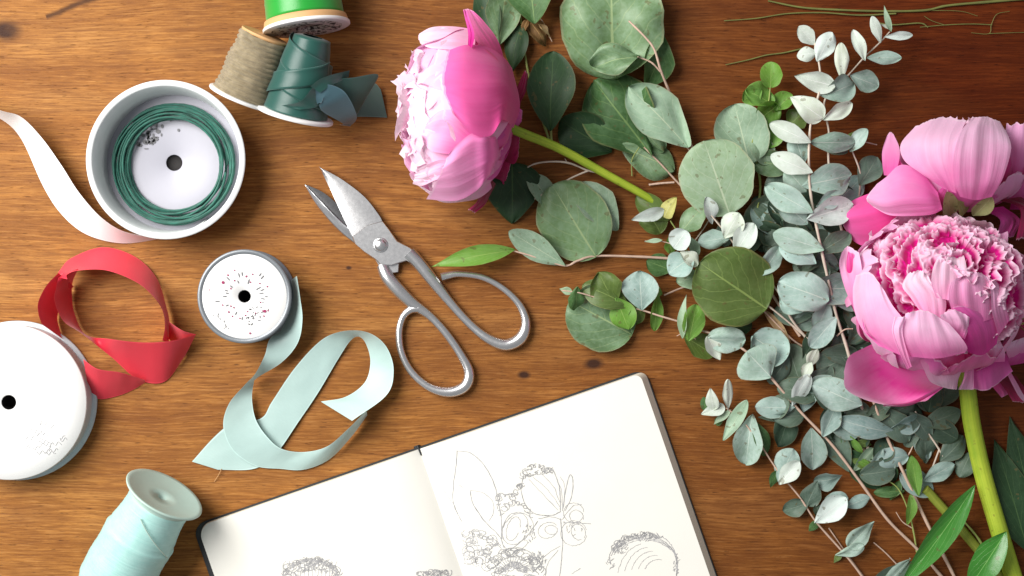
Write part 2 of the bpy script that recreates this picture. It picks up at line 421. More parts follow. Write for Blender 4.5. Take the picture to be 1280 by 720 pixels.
def patch(mb, rows, E=None, off=0, nu=30, nv=24, rag=0.0, wave=0.0, seed=0, ruff=0.0):
    """petal: rows of (x,y[,z]) from base to tip, z from the bloom's rounded body when not given"""
    R = []
    for r in rows:
        q = [(p[0], p[1], p[2] if len(p) > 2 else ellz(E, p[0], p[1]) + off) for p in r]
        R.append(catmull(q, nu + 1))
    R = np.array(R)
    G = np.array([catmull(R[:, j], nv + 1) for j in range(nu + 1)]).transpose(1, 0, 2)
    out = []
    for i in range(nv + 1):
        v = i / nv; row = []
        for j in range(nu + 1):
            u = j / nu; p = G[i, j].copy()
            d = G[min(i + 1, nv), j] - G[max(i - 1, 0), j]; dl = np.linalg.norm(d) + 1e-9
            e = max(0, (v - .7) / .3)
            jag = nz((u * 9 + seed * 3.1, seed, 0)) + .6 * nz((u * 26, seed * 1.7, 4))
            p += d / dl * jag * rag * e * e
            p[2] += wave * (nz((u * 2.6 + seed, v * 1.7, seed)) * 1.6 + .55 * nz((u * 7 + seed, v * 1.3, seed + 5)) + .22 * nz((u * 22, v * 1.6, seed))) * (.3 + .7 * v) + ruff * math.sin(u * 15 + seed + 3 * nz((u * 3, seed, 1))) * e
            row.append(at(p[0], p[1], max(.7, p[2])))
        out.append(row)
    mb.grid(out)

def leaf(parent, b, t, w, mat, zb=8., zt=None, shape='oval', cup=.12, roll=0., bend=.05, wav=.05, fold=0., seed=None, name='leaf', twist=0.):
    if zt is None: zt = zb + random.uniform(0, 10)
    sd = random.uniform(0, 100) if seed is None else seed
    B = at(b[0], b[1], zb); T = at(t[0], t[1], zt)
    ax = T - B; Ln = np.linalg.norm(ax); d = ax / Ln
    side = np.cross(d, [0, 0, 1.]); side /= np.linalg.norm(side); nr = np.cross(side, d)
    W = w * S * .5 / max(.35, math.cos(math.radians(roll)))
    nv, nu = 16, 10; rows = []
    for i in range(nv + 1):
        v = (1 - math.cos(PI * i / nv)) / 2
        if shape == 'round': f = max(0, 1 - abs(2 * v - 1) ** 2.15) ** .5
        elif shape == 'oval': f = (max(0, 1 - abs(2 * v ** 1.05 - 1) ** 2.0) ** .62) * (.55 + .45 * min(1, v * 2.2))
        elif shape == 'tear': f = max(0, math.sin(PI * v ** .62)) ** .8
        elif shape == 'egg': f = max(0, math.sin(PI * v ** 1.35)) ** .65
        else: f = max(0, math.sin(PI * v ** .8)) ** 1.15
        rr = math.radians(roll + twist * (v - .5)); c, s_ = math.cos(rr), math.sin(rr)
        sv = side * c + nr * s_; nn = nr * c - side * s_
        row = []
        for j in range(nu + 1):
            u = 2 * j / nu - 1
            off = cup * W * u * u * f + fold * W * abs(u) * f + bend * Ln * math.sin(PI * v)
            off += wav * W * 2.2 * nz((u * 1.4 + sd, v * 2.2, sd * .7)) * (.35 + abs(u))
            edge = 1 + .07 * nz((v * 5, sd, u))
            p = B + ax * v + sv * u * W * f * edge + nn * off
            p[2] = max(p[2], .7 * S); row.append(p)
        rows.append(row)
    mb = MB(); mb.grid(rows)
    return mb.build(name, mat, parent)
def stem(parent, pts, r0, r1=None, mat='twig', z=6, name='stem', knots=True, n=None):
    P = wpts(pts, z, n or 10 * len(pts)); r1 = r0 if r1 is None else r1
    rad = np.linspace(r0, r1, len(P)) * S * (.85 if 'twig' in mat else 1)
    if knots:
        sd = random.uniform(0, 50)
        rad = rad * (1 + .22 * np.array([nz((i * .35, sd, 0)) for i in range(len(P))]))
    P[:, 2] = np.maximum(P[:, 2], rad + .0003)
    mb = MB(); mb.tube(P, rad, 8)
    return mb.build(name, mat, parent)

# ------------------------------------------------------------------ table
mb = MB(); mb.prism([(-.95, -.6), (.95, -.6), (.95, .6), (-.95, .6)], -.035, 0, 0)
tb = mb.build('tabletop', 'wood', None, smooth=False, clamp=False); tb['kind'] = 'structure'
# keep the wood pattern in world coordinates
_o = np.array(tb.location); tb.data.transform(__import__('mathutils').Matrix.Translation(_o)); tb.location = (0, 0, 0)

UP = np.array([0, 0, 1.])
# ------------------------------------------------------------------ white ribbon reel with green wire inside
c0 = at(0, 0) * 0
top = at(207, 199.5, 50); base = np.array([top[0], top[1], 0])
t = thing('ribbon_reel', 'deep open white reel with a long white ribbon tail running off to the left', 'ribbon reel', base)
mb = MB(); mb.lathe([(r * S, h * S) for r, h in ((84, 1), (86, 0.8), (91, 24), (96.2, 48), (97, 49.5), (96.5, 50.5), (90.5, 50.5), (89.5, 49), (86.5, 30), (84, 4.5))], base, UP, 96)
mb.build('drum', 'cup', t)
mb = MB(); mb.lathe([(r * S, h * S) for r, h in ((85, 4.4), (60, 5.2), (11, 5.5), (10, 5))], base, UP, 96); mb.build('floor_disc', 'lilac', t)
mb = MB(); mb.lathe([(r * S, h * S) for r, h in ((10.2, 5.3), (10, 1.5), (.5, 1.4))], base, UP, 40); mb.build('centre_hole', 'hole', t)
mb = MB()
for k in range(46):                                  # worn printing on the floor disc
    a = math.radians(random.gauss(128, 17)); r = random.uniform(36, 58)
    p = base + np.array([math.cos(a) * r, math.sin(a) * r, 12.0]) * S * np.array([1, 1, .52])
    w = random.uniform(.8, 3.2) * S; l = random.uniform(.8, 3.4) * S; q = random.uniform(0, 3)
    ring = [p + np.array([math.cos(q + x) * l, math.sin(q + x) * w, 0]) for x in np.linspace(0, 2 * PI, 7)[:-1]]
    mb.fan(ring)
mb.build('printed_mark', 'ink', t)
mb = MB()
strip(mb, [((-48, 128, 3), (-48, 116, 46)), ((-2, 147, 3), (-2, 137, 46)), ((26, 173, 2), (26, 146, 42)), ((54, 233, 2), (52, 172, 28)), ((77, 268, 2), (77, 207, 28)), ((108, 293, 2), (99, 241, 32)),
           ((151, 304, 2), (128, 273, 42)), ((196, 299, 2), (160, 291, 48)), ((235, 288, 2), (205, 297, 50)), ((262, 271, 2), (240, 291, 50))], 90)
mb.build('ribbon_tail', 'r_white', t)
# green wire coil lying in the reel
cc = at(219, 206, 8)
mb = MB(); pts = []
turns = 17
for k in range(turns * 40):
    a = k / 40 * 2 * PI; tt = k / 40
    q = rng.randint(0, 1) if False else 0
    rr = 66 + 8.5 * math.sin(tt * 2.4) + 1.2 * math.sin(a * 2 + tt) ; z = 9 + 8 * (tt / turns) + 4 * math.sin(tt * 3.7 + 1)
    pts.append(np.array([cc[0] + rr * S * math.cos(a), cc[1] + rr * S * math.sin(a), z * S]))
mb.tube(pts, 1.45 * S, 6)
pts2 = [pts[-1], cc + np.array([74, 5, 20]) * S, cc + np.array([78, -22, 46]) * S, cc + np.array([83, -36, 46]) * S, cc + np.array([88, -40, 40]) * S]
o = mb.build('wire_coil', 'wire', None)
tag(o, 'coil of dark green florist wire lying inside the deep white reel', 'wire coil')

# ------------------------------------------------------------------ spools lying on their side
def side_axis(px, py):
    v = np.array([px, -py, 0.]); return v / np.linalg.norm(v)
# bright green satin ribbon
A = side_axis(.14, .99); C = at(383.5, 36, 50)
t = thing('satin_ribbon_spool', 'bright green satin ribbon spool lying on its side with a torn speckled end', 'ribbon spool', np.array([C[0], C[1], 0]))
mb = MB(); mb.lathe([(20 * S, -150 * S)] + [((46.5 + .6 * math.sin(h * .11) + (.5 if h % 34 < 3 else 0)) * S, -h * S) for h in range(148, 11, -3)] + [(20 * S, -12 * S)], C, A, 80); mb.build('ribbon_roll', 'r_green', t)
mb = MB(); mb.lathe([(46 * S, -13 * S), (50 * S, -12 * S), (51 * S, -8 * S), (51.5 * S, -4.5 * S)], C, A, 80); mb.build('card_liner', 'tan_card', t)
mb = MB(); mb.lathe([(52 * S, -4.5 * S), (53 * S, -3.5 * S), (53 * S, -.5 * S), (52 * S, 0), (43 * S, .2 * S)], C, A, 80); mb.build('flange', 'white', t)
mb = MB()
mb.lathe([(43.5 * S, .1 * S), (30 * S, -.8 * S), (14 * S, -.6 * S), (13 * S, -4 * S), (.5 * S, -4 * S)], C, A, 80); mb.build('end_paper', 'speckle', t)
mb = MB(); mb.lathe([(52 * S, -157 * S), (53 * S, -156 * S), (53 * S, -152 * S), (20 * S, -150 * S)], C, A, 60, cap0=True); mb.build('flange', 'white', t)
# teal ribbon spool
A = side_axis(.26, -.965); A = A + np.array([0, 0, .24]); A /= np.linalg.norm(A); C = at(369, 143, 47)
t = thing('ribbon_spool', 'dark teal cone wound ribbon spool on its side with loosened ribbon loops to the right', 'ribbon spool', np.array([C[0], C[1], 0]))
prof = [(10, 3)] + [(40 - 18 * (h / 96) + .15 * math.sin(h * .4) + (.5 if 30 < h < 52 else 0), h) for h in range(3, 97, 2)] + [(12, 97)]
mb = MB(); mb.lathe([(r * S, h * S) for r, h in prof], C, A, 72); mb.build('ribbon_roll', 'r_teal', t)
mb = MB(); mb.lathe([(8 * S, 2 * S), (46 * S, 2 * S), (47 * S, 1 * S), (47 * S, -1.5 * S), (46 * S, -2.5 * S)], C, A, 72, cap1=True); mb.build('flange', 'white', t)
mb = MB()   # turn of ribbon crossing the cone diagonally
def on_cone(ang, h, off=1.5):
    a = np.cross(A, UP); a /= np.linalg.norm(a); b2 = np.cross(a, A)
    r = (40 - 18 * h / 96 + off) * S
    return C + A * h * S + r * (math.cos(ang) * a + math.sin(ang) * b2)
for (a0_, a1_, ha, hb, wa, wb, of_) in ((200, -30, 66, 30, 30, 34, 2.6), (215, 20, 8, 52, 26, 22, 3.4), (190, -20, 40, 8, 24, 30, 1.6)):
    rows = []
    for k in range(40):
        f = k / 39; ang = math.radians(a0_ + (a1_ - a0_) * f); h0_ = ha + (hb - ha) * f; w_ = wa + (wb - wa) * f
        rows.append([on_cone(ang, min(97, h0_ + w_ * x), of_ + 1.6 * (x - .5) ** 2 * 4 * (x > .5) + .4 * math.sin(5 * x)) for x in np.linspace(0, 1, 9)])
    mb.grid(rows)
mb.build('ribbon_turn', 'r_teal', t, solid=.5)
mb = MB()
strip(mb, [((352, 132, 90), (374, 137, 88)), ((376, 126, 96), (394, 134, 84)), ((394, 106, 96), (408, 124, 76)), ((412, 97, 88), (424, 109, 66)), ((430, 100, 70), (424, 112, 50))], 36)
strip(mb, [((388, 108, 100), (400, 116, 92)), ((400, 99, 102), (412, 108, 92)), ((416, 93, 98), (426, 101, 84)), ((437, 88, 86), (436, 96, 74))], 24)
strip(mb, [((416, 98, 84), (408, 126, 50)), ((440, 97, 84), (430, 138, 40)), ((472, 93, 78), (446, 142, 28)), ((464, 112, 48), (438, 155, 6))], 40)
mb.build('loose_ribbon', 'r_teal', t)
mb = MB(); strip(mb, [((382, 120, 90), (390, 132, 82)), ((404, 106, 94), (402, 128, 86)), ((424, 110, 92), (399, 131, 84)), ((436, 122, 84), (404, 140, 74)), ((446, 146, 54), (428, 154, 44)), ((438, 158, 14), (424, 156, 8))], 44)
mb.build('loose_ribbon', 'r_slate', t)
mb = MB(); strip(mb, [((455, 112, 10), (440, 146, 2)), ((468, 104, 12), (458, 146, 2)), ((476, 112, 10), (484, 147, 2))], 20); mb.build('loose_ribbon', 'r_mist', t)
# twine spool
A = side_axis(.40, -.917) + np.array([0, 0, .2]); A /= np.linalg.norm(A); C = at(302, 122, 41)
t = thing('twine_spool', 'tan twine wound on a small white flanged spool, lying left of the teal one', 'twine spool', np.array([C[0], C[1], 0]))
prof = [(8, 3)]
for k in range(0, 200):
    h = 3 + k * .38; rr = 35 - 5.5 * (h / 78) + 1.9 * abs(math.sin(h * .52)) + .8 * math.sin(h * .16 + 1)
    prof.append((rr, h))
prof.append((10, 79))
mb = MB(); mb.lathe([(r * S, h * S) for r, h in prof], C, A, 72)
mb.v = [tuple(np.array(p) + (np.array(p) - C) * .02 * nz((p[0] * 160, p[1] * 160, p[2] * 160))) for p in mb.v]
mb.build('twine', 'twine', t)
mb = MB(); mb.lathe([(6 * S, 2 * S), (40 * S, 2 * S), (41 * S, 1 * S), (41 * S, -1 * S), (40 * S, -2 * S)], C, A, 72, cap1=True); mb.build('flange', 'white', t)
mb = MB(); mb.lathe([(6 * S, 78 * S), (29 * S, 78.5 * S), (30 * S, 81 * S), (29 * S, 82 * S)], C, A, 60, cap1=True); mb.build('flange', 'tan_card', t)
# mint thread spool, lower left
A = side_axis(.53, -.848) + np.array([0, 0, .21]); A /= np.linalg.norm(A); C = at(206, 617, 66)
t = thing('thread_spool', 'mint thread spool lying on its side with flared pale flange, at the bottom edge', 'thread spool', np.array([C[0], C[1], 0]))
prof = [(49, 0), (50, -1.2), (49, -3), (43, -9), (37, -16), (34, -24)]
mb = MB(); mb.lathe([(r * S, h * S) for r, h in ((.5, -9), (5, -8.5), (6, -5.5), (20, -5.0), (34, -3.4), (45, -.6), (49, .3), (50, -.8), (49, -2.6), (42, -6), (38.5, -11), (37, -24))], C, A, 80); mb.build('flange', 'mint_plastic', t)
prof = [(20, -12)]
for h in range(12, 150, 2):
    r = 38 + 4.0 * min(1, max(0, h - 22) / 35) + 2.0 * min(1, max(0, (h - 60) / 3)) + .35 * math.sin(h * 1.3) + .5 * math.sin(h * .13)
    if h > 135: r -= (h - 135) * .40
    prof.append((r, -h))
mb = MB(); mb.lathe([(r * S, h * S) for r, h in prof + [(10, -150)]], C, A, 80)
mb.v = [tuple(np.array(p) + (np.array(p) - C) * .006 * nz((p[0] * 60, p[1] * 60, p[2] * 60))) for p in mb.v]
mb.build('thread_winding', 'mint_thread', t)
mb = MB(); mb.lathe([(20 * S, -150 * S), (32 * S, -151 * S), (33 * S, -154 * S)], C, A, 60, cap1=True); mb.build('flange', 'mint_plastic', t)
a = np.cross(A, UP); a /= np.linalg.norm(a); b2 = np.cross(a, A)
mb = MB(); P = []
for k in range(24):
    f = k / 23; ang = math.radians(96 - 82 * f); h = -(24 + 40 * f); r = 38 + 4 * min(1, (-h - 22) / 35) + 2.6
    P.append(C + A * h * S + r * S * (-math.cos(ang) * -a + math.sin(ang) * b2))
mb.tube(P, .8 * S, 6); mb.build('loose_thread', 'mint_plastic', t)

# ------------------------------------------------------------------ flat spools
ct = at(11, 503, 34); base = np.array([ct[0], ct[1], 0])
t = thing('ribbon_spool', 'large white disc spool with a small black hole, cut off by the left edge', 'ribbon spool', base)
mb = MB(); mb.lathe([(r * S, h * S) for r, h in ((93, .8), (98.5, 1), (99.5, 2), (99.5, 4), (98.5, 5), (92, 5.5))], base, UP, 96, cap0=True); mb.build('flange', 'bluegrey', t)
mb = MB(); mb.lathe([(r * S, h * S) for r, h in ((94, 5), (94.5, 12), (93.5, 20), (94.3, 29), (92, 30.5))], base, UP, 96); mb.build('ribbon_roll', 'bluegrey', t)
mb = MB(); mb.lathe([(r * S, h * S) for r, h in ((92, 30), (95, 30.5), (95.5, 32), (94.5, 34), (60, 34.4), (10, 34.6), (9, 33.8))], base, UP, 96); mb.build('label_disc', 'white', t)
mb = MB(); mb.lathe([(r * S, h * S) for r, h in ((9.3, 34.2), (9, 8), (.4, 8))], base, UP, 40); mb.build('centre_hole', 'hole', t)
mb = MB()
for k in range(24):
    a0 = random.uniform(-1.25, -.55); r0 = random.uniform(40, 80)
    P = [base + np.array([math.cos(a0) * r0 + i * 2.2, math.sin(a0) * r0 + 2.4 * math.sin(i * 1.9 + k) + i * .3, 68.6 * .5 + .35]) * S for i in range(random.randint(3, 7))]
    mb.tube(catmull(P, 14), .35 * S, 4)
mb.build('printed_mark', 'ink_soft', t)

ct = at(305.5, 370.5, 42); base = np.array([ct[0], ct[1], 0])
t = thing('ribbon_spool', 'small spool with red dotted white label and a curling mint ribbon tail', 'ribbon spool', base)
mb = MB(); mb.lathe([(r * S, h * S) for r, h in ((54, .8), (57, 1), (57.5, 2.5), (57, 4), (48, 4.2))], base, UP, 96, cap0=True); mb.build('flange', 'grey_rim', t)
mb = MB(); mb.lathe([(r * S, h * S) for r, h in ((49, 4), (49.5, 12), (48.6, 20), (49.5, 30), (49, 37))], base, UP, 80); mb.build('ribbon_roll', 'shaded_roll', t)  # wound mint ribbon, coloured near-black for the shadow between the flanges
mb = MB(); mb.lathe([(r * S, h * S) for r, h in ((48, 36.5), (56.5, 37), (57.5, 38.5), (57.5, 42), (56.5, 43), (53.6, 43), (51, 41.2))], base, UP, 96); mb.build('flange', 'grey_rim', t)
mb = MB(); mb.lathe([(r * S, h * S) for r, h in ((52.2, 41.2), (51.3, 41.9), (30, 42), (8.3, 42), (7.6, 41))], base, UP, 96); mb.build('label_disc', 'white', t)
mb = MB(); mb.lathe([(r * S, h * S) for r, h in ((7.8, 41.7), (7.4, 6), (.4, 6))], base, UP, 32); mb.build('centre_hole', 'hole', t)
def flatmark(mb, p, l, w, q):
    ring = [p + np.array([math.cos(q) * l * math.cos(x) - math.sin(q) * w * math.sin(x), math.sin(q) * l * math.cos(x) + math.cos(q) * w * math.sin(x), 0]) * S for x in np.linspace(0, 2 * PI, 11)[:-1]]
    mb.fan(ring)
mb1, mb2 = MB(), MB()
for k in range(38):
    a0 = k / 38 * 2 * PI + random.uniform(-.05, .05); r0 = random.choice((20, 24, 28, 33)) + random.uniform(-1.5, 1.5)
    p = base + np.array([math.cos(a0) * r0, math.sin(a0) * r0, 42.6]) * S
    if random.random() < .55: flatmark(mb1, p, random.uniform(2.0, 3.6), .75, a0)
    else: flatmark(mb2, p, 1.0, 1.0, 0)
for (dx, dy, r) in ((-26, 17, 2.6), (25, -18, 2.6), (-20, 26, 1.6), (10, 27, 1.3), (7, -45, 1.6), (-43, 8, 1.1), (-19, -19, 1.6), (28, 12, 1.4), (-12, 32, 1.2), (2, 24, 1.2)):
    flatmark(mb2, base + np.array([dx, dy, 42.7]) * S, r * .75, r * .75, 0)
for k in range(26):
    a0 = random.uniform(-1.5, -.25); r0 = random.uniform(16, 36); flatmark(mb1, base + np.array([math.cos(a0) * r0, math.sin(a0) * r0, 42.6]) * S, random.uniform(.8, 2.0), .55, random.uniform(0, 3))
for k in range(9):
    a0 = random.uniform(3.6, 4.3); r0 = random.uniform(38, 48); flatmark(mb1, base + np.array([math.cos(a0) * r0, math.sin(a0) * r0, 42.6]) * S, random.uniform(.7, 1.8), .5, random.uniform(0, 3))
mb1.build('printed_mark', 'ink', t); mb2.build('printed_dot', 'red_ink', t)
mb = MB()
strip(mb, [((371, 345, 38), (364, 350, 4)), ((375, 371, 38), (366, 376, 4)), ((378, 400, 36), (353, 410, 8)), ((372, 429, 24), (337, 424, 18)), ((352, 453, 15), (331, 444, 22)), ((322, 472, 10), (319, 467, 30)), ((317, 480, 8), (306, 481, 22)), ((315, 500, 10), (286, 505, 18)),
           ((320, 525, 12), (279, 533, 14)), ((334, 546, 13), (290, 562, 9)), ((352, 561, 12), (318, 582, 4)), ((380, 565, 10), (350, 586, 3)), ((409, 558, 20), (380, 587, 3)), ((434, 537, 32), (412, 574, 3)), ((450, 521, 40), (440, 545, 4)), ((458, 513, 44), (459, 519, 6))], 120)
strip(mb, [((240, 577, 2), (272, 587, 2)), ((268, 546, 3), (312, 587, 2)), ((290, 530, 4), (334, 578, 2)), ((326, 523, 5), (351, 560, 4)), ((340, 502, 6), (372, 529, 4)), ((367, 462, 8), (397, 492, 4)), ((397, 429, 12), (422, 450, 4)), ((420, 416, 22), (438, 426, 8)), ((447, 413, 34), (449, 421, 10)), ((469, 420, 32), (458, 431, 8)), ((485, 437, 24), (463, 453, 8)), ((492, 464, 20), (456, 478, 10)), ((483, 494, 22), (432, 496, 14)), ((440, 526, 26), (401, 502, 16))], 120)
mb.build('ribbon_tail', 'r_mint', t)
P = wpts([(277, 586, 3), (273, 594, 3), (268, 602, 1)]); mb = MB(); mb.tube(P, .35 * S, 5); mb.build('loose_thread', 'tan_card', t)

# ------------------------------------------------------------------ red ribbon loop
mb = MB()
strip(mb, [((52, 405, 44), (80, 425, 2)), ((48, 392, 48), (74, 410, 2)), ((48, 377, 50), (72, 394, 2)), ((58, 357, 50), (80, 374, 3)), ((73, 341, 48), (92, 358, 6))], 40)
strip(mb, [((70, 346, 42), (84, 349, 50)), ((76, 336, 25), (84, 343, 50)), ((90, 322, 5), (99, 338, 46)), ((129, 309, 2), (133, 338, 44)), ((169, 321, 2), (169, 352, 44)), ((196, 348, 4), (190, 369, 46)), ((208, 384, 4), (203, 388, 50)), ((212, 404, 4), (206, 408, 50)), ((211, 428, 4), (203, 426, 46))], 80)
strip(mb, [((98, 336, 46), (74, 343, 40)), ((91, 352, 8), (70, 360, 50)), ((90, 368, 4), (68, 376, 50)), ((93, 391, 4), (79, 401, 48)), ((107, 418, 8), (102, 417, 48)), ((140, 424, 46), (140, 447, 22)), ((178, 428, 48), (172, 474, 5)), ((214, 426, 46), (206, 477, 2)), ((245, 418, 30), (232, 444, 2))], 90)
strip(mb, [((232, 444, 2), (245, 418, 30)), ((226, 438, 2), (228, 413, 42)), ((211, 424, 3), (211, 402, 44))], 24)
strip(mb, [((182, 478, 3), (181, 475, 12)), ((165, 488, 2), (166, 470, 22)), ((147, 495, 2), (148, 465, 34)), ((126, 499, 2), (122, 461, 38)), ((112, 494, 2), (104, 449, 40))], 50)
o = mb.build('ribbon', 'r_red', None)
tag(o, 'loose red ribbon curled in loops on its edge beside the large white spool', 'ribbon')

# ------------------------------------------------------------------ scissors
def zs(x, y): return (370 + x / 2.2516, 190 + y / 2.2516)
pv = at(*zs(238, 262), 0)
t = thing('scissors', 'steel florist scissors lying half open with two looped handles', 'scissors', pv)
def poly(pts, z0, z1, name, mat, bevel=.6):
    mb = MB(); mb.prism([at(*zs(*p), z1)[:2] for p in pts], z0 * S, z1 * S, bevel * S); return mb.build(name, mat, t, smooth=True, auto=30)
# lower blade and its handle
def blade_sheet(edge_pts, spine_pts, zedge, zspine, zbot, name, mat):
    A_ = catmull([(*zs(*p), zedge) for p in edge_pts], 30); B_ = catmull([(*zs(*p), zspine) for p in spine_pts], 30)
    mb = MB(); rows = []
    for a, b in zip(A_, B_):
        prof = [(a[0], a[1], zbot)]
        for f in (0, .25, .5, .75, 1): q = a * (1 - f) + b * f; prof.append((q[0], q[1], q[2] + 1.2 * math.sin(PI * f)))
        prof.append((b[0], b[1], zbot))
        rows.append([at(*q) for q in prof])
    mb.grid(rows, True); mb.fan(rows[0]); mb.fan(rows[-1])
    return mb.build(name, mat, t, smooth=True, auto=35)
low = blade_sheet([(26, 92), (62, 152), (120, 217), (190, 272), (225, 300)], [(26, 91), (75, 113), (120, 150), (190, 215), (262, 262)], 3.5, 6.2, .8, 'blade', 'steel_dark')  # blade coloured dark to stand for the black reflection on its inner face
mb = MB()
strip(mb, [((*zs(25, 91), 6.6), (*zs(25, 93), 5)), ((*zs(66, 133), 7.5), (*zs(61, 153), 4)), ((*zs(126, 195), 7.8), (*zs(119, 219), 4)), ((*zs(200, 255), 7.8), (*zs(188, 274), 4))], 30); mb.build('ground_edge', 'steel_edge', low, solid=.6)
upb = blade_sheet([(66, 43), (98, 108), (132, 183), (160, 240), (172, 255)], [(66, 42), (130, 78), (192, 126), (232, 176), (244, 198)], 9, 10.5, 7.4, 'blade', 'steel')
poly([(158, 238), (200, 205), (243, 194), (262, 218), (285, 250), (322, 270), (345, 290), (352, 312), (336, 318), (312, 306), (292, 312), (268, 320), (238, 318), (222, 302), (190, 280), (165, 258)], 7.6, 12.5, 'pivot_plate', 'steel', 1.2)
poly([(222, 302), (240, 316), (290, 314), (288, 338), (250, 345), (238, 330)], 1, 8.2, 'pivot_plate', 'steel', .9)
def handle(pts, rads, name):
    P = catmull([at(*zs(p[0], p[1]), p[2]) for p in pts], 110); r = catmull([(q, 0) for q in rads], 110)[:, 0] * S
    P[:, 2] = np.maximum(P[:, 2], r * .9 + .0003)
    mb = MB(); mb.tube(P, r, 14, flat=.85); return mb.build(name, 'steel', t)
handle([(318, 284, 9), (345, 312, 9), (385, 362, 8), (435, 425, 7), (490, 485, 7), (540, 525, 8), (590, 543, 8), (632, 524, 8), (647, 482, 8), (630, 432, 8), (585, 386, 8), (525, 353, 8), (460, 343, 8), (425, 348, 8), (409, 352, 9)],
       [9, 8.2, 7.6, 5.6, 5.2, 6, 7.4, 7.6, 6, 4.6, 4, 4, 4.2, 5, 5.2], 'handle')
handle([(242, 318, 6), (258, 352, 6), (292, 392, 6), (330, 428, 7), (375, 460, 7), (420, 508, 7), (462, 568, 7), (487, 620, 7), (475, 660, 8), (430, 676, 8), (375, 662, 8), (326, 620, 7), (297, 565, 7), (290, 510, 7), (300, 466, 7), (322, 444, 8), (345, 440, 8)],
       [7, 8.5, 8.5, 7.2, 5.2, 5, 5.2, 6.4, 7, 6.6, 5, 4.6, 4.4, 4.4, 4.4, 5, 5.5], 'handle')
mb = MB(); c = at(*zs(238, 262), 12.5); c[2] = 12 * S
mb.lathe([(r * S, h * S) for r, h in ((9.5, 0), (9.2, 1.4), (8, 1.9), (7.4, 1.8), (7, 3.2), (5, 4.6), (2, 5.2), (.3, 5.3))], c, UP, 32); mb.build('rivet', 'steel', t)

# ------------------------------------------------------------------ sketchbook
G = at(524, 561.5, 6); th = math.radians(19.1)
ux = np.array([math.cos(th), math.sin(th), 0]); vy = np.array([math.sin(th), -math.cos(th), 0])
t = thing('sketchbook', 'open sketchbook with flower pencil drawings and a black cover, cut by the bottom edge', 'sketchbook', np.array([G[0], G[1], 0]))
BW, BH = 297, 415; PW = 290
def pz(u): return 4.0 + 17 * (1 - math.exp(-abs(u) / 30.)) - 4.5 * (abs(u) / BW) ** 2
def bp(u, v, z): return np.array([G[0], G[1], 0]) + (ux * u + vy * v) * S + np.array([0, 0, z * S])
def corner(u, W=290, r=17):
    if u > 0: r = 9
    a = abs(u) - (W - r)
    return r - math.sqrt(max(0, r * r - a * a)) if a > 0 else 0
us = np.concatenate([np.linspace(0, 60, 14), np.linspace(70, PW - 17, 18)[0:], PW - 17 + 17 * np.sin(np.linspace(0.15, PI / 2, 12))])
pages = []
for sgn in (-1, 1):
    W = BW
    rows = []
    for u in us:
        v0 = corner(sgn * u); v1 = BH - corner(sgn * u)
        rows.append([bp(sgn * u, v0 + (v1 - v0) * k / 30, pz(u)) for k in range(31)])
    mb = MB(); mb.grid(rows); pg = mb.build('page', 'paper', t); pages.append(pg)
    ring = [bp(sgn * u, corner(sgn * u), 0) for u in us] + [bp(sgn * u, BH - corner(sgn * u), 0) for u in us[::-1]]
    zt = [pz(u) for u in us] + [pz(u) for u in us[::-1]]
    mb = MB(); mb.grid([[p + np.array([0, 0, (z - .25) * S]) for p, z in zip(ring, zt)], [p + (ux * sgn * (8 if sgn > 0 else 3) + np.array([0, 0, 3.2])) * S for p in ring]], False)
    mb.build('page_block', 'page_edges', t, auto=40)
outl = []
r = 17; Wc, o_ = BW + 2.5, 2.5
for (cx, cy, a0) in ((Wc - r, -o_ + r, 90), (Wc - r, BH + o_ - r, 0), (-(Wc - r), BH + o_ - r, -90), (-(Wc - r), -o_ + r, -180)):
    for k in range(8):
        a = math.radians(a0 - 90 * k / 7); outl.append(bp(cx + r * math.cos(a), cy - r * math.sin(a), 0))
mb = MB(); mb.prism(outl, .5 * S, 3 * S, .5 * S); mb.build('cover', 'black', t, auto=40)
mb = MB(); mb.tube([bp(-2, -5, 1.6), bp(-1, BH + 4, 1.6)], 4.0 * S, 10, flat=.35); mb.build('spine', 'black', t)
mb = MB(); mb.tube(catmull([bp(-1, -5, 4), bp(-.5, 0, 5.5), bp(0, 8, 5)], 10), 1.0 * S, 6); mb.build('bookmark_cord', 'black', t)

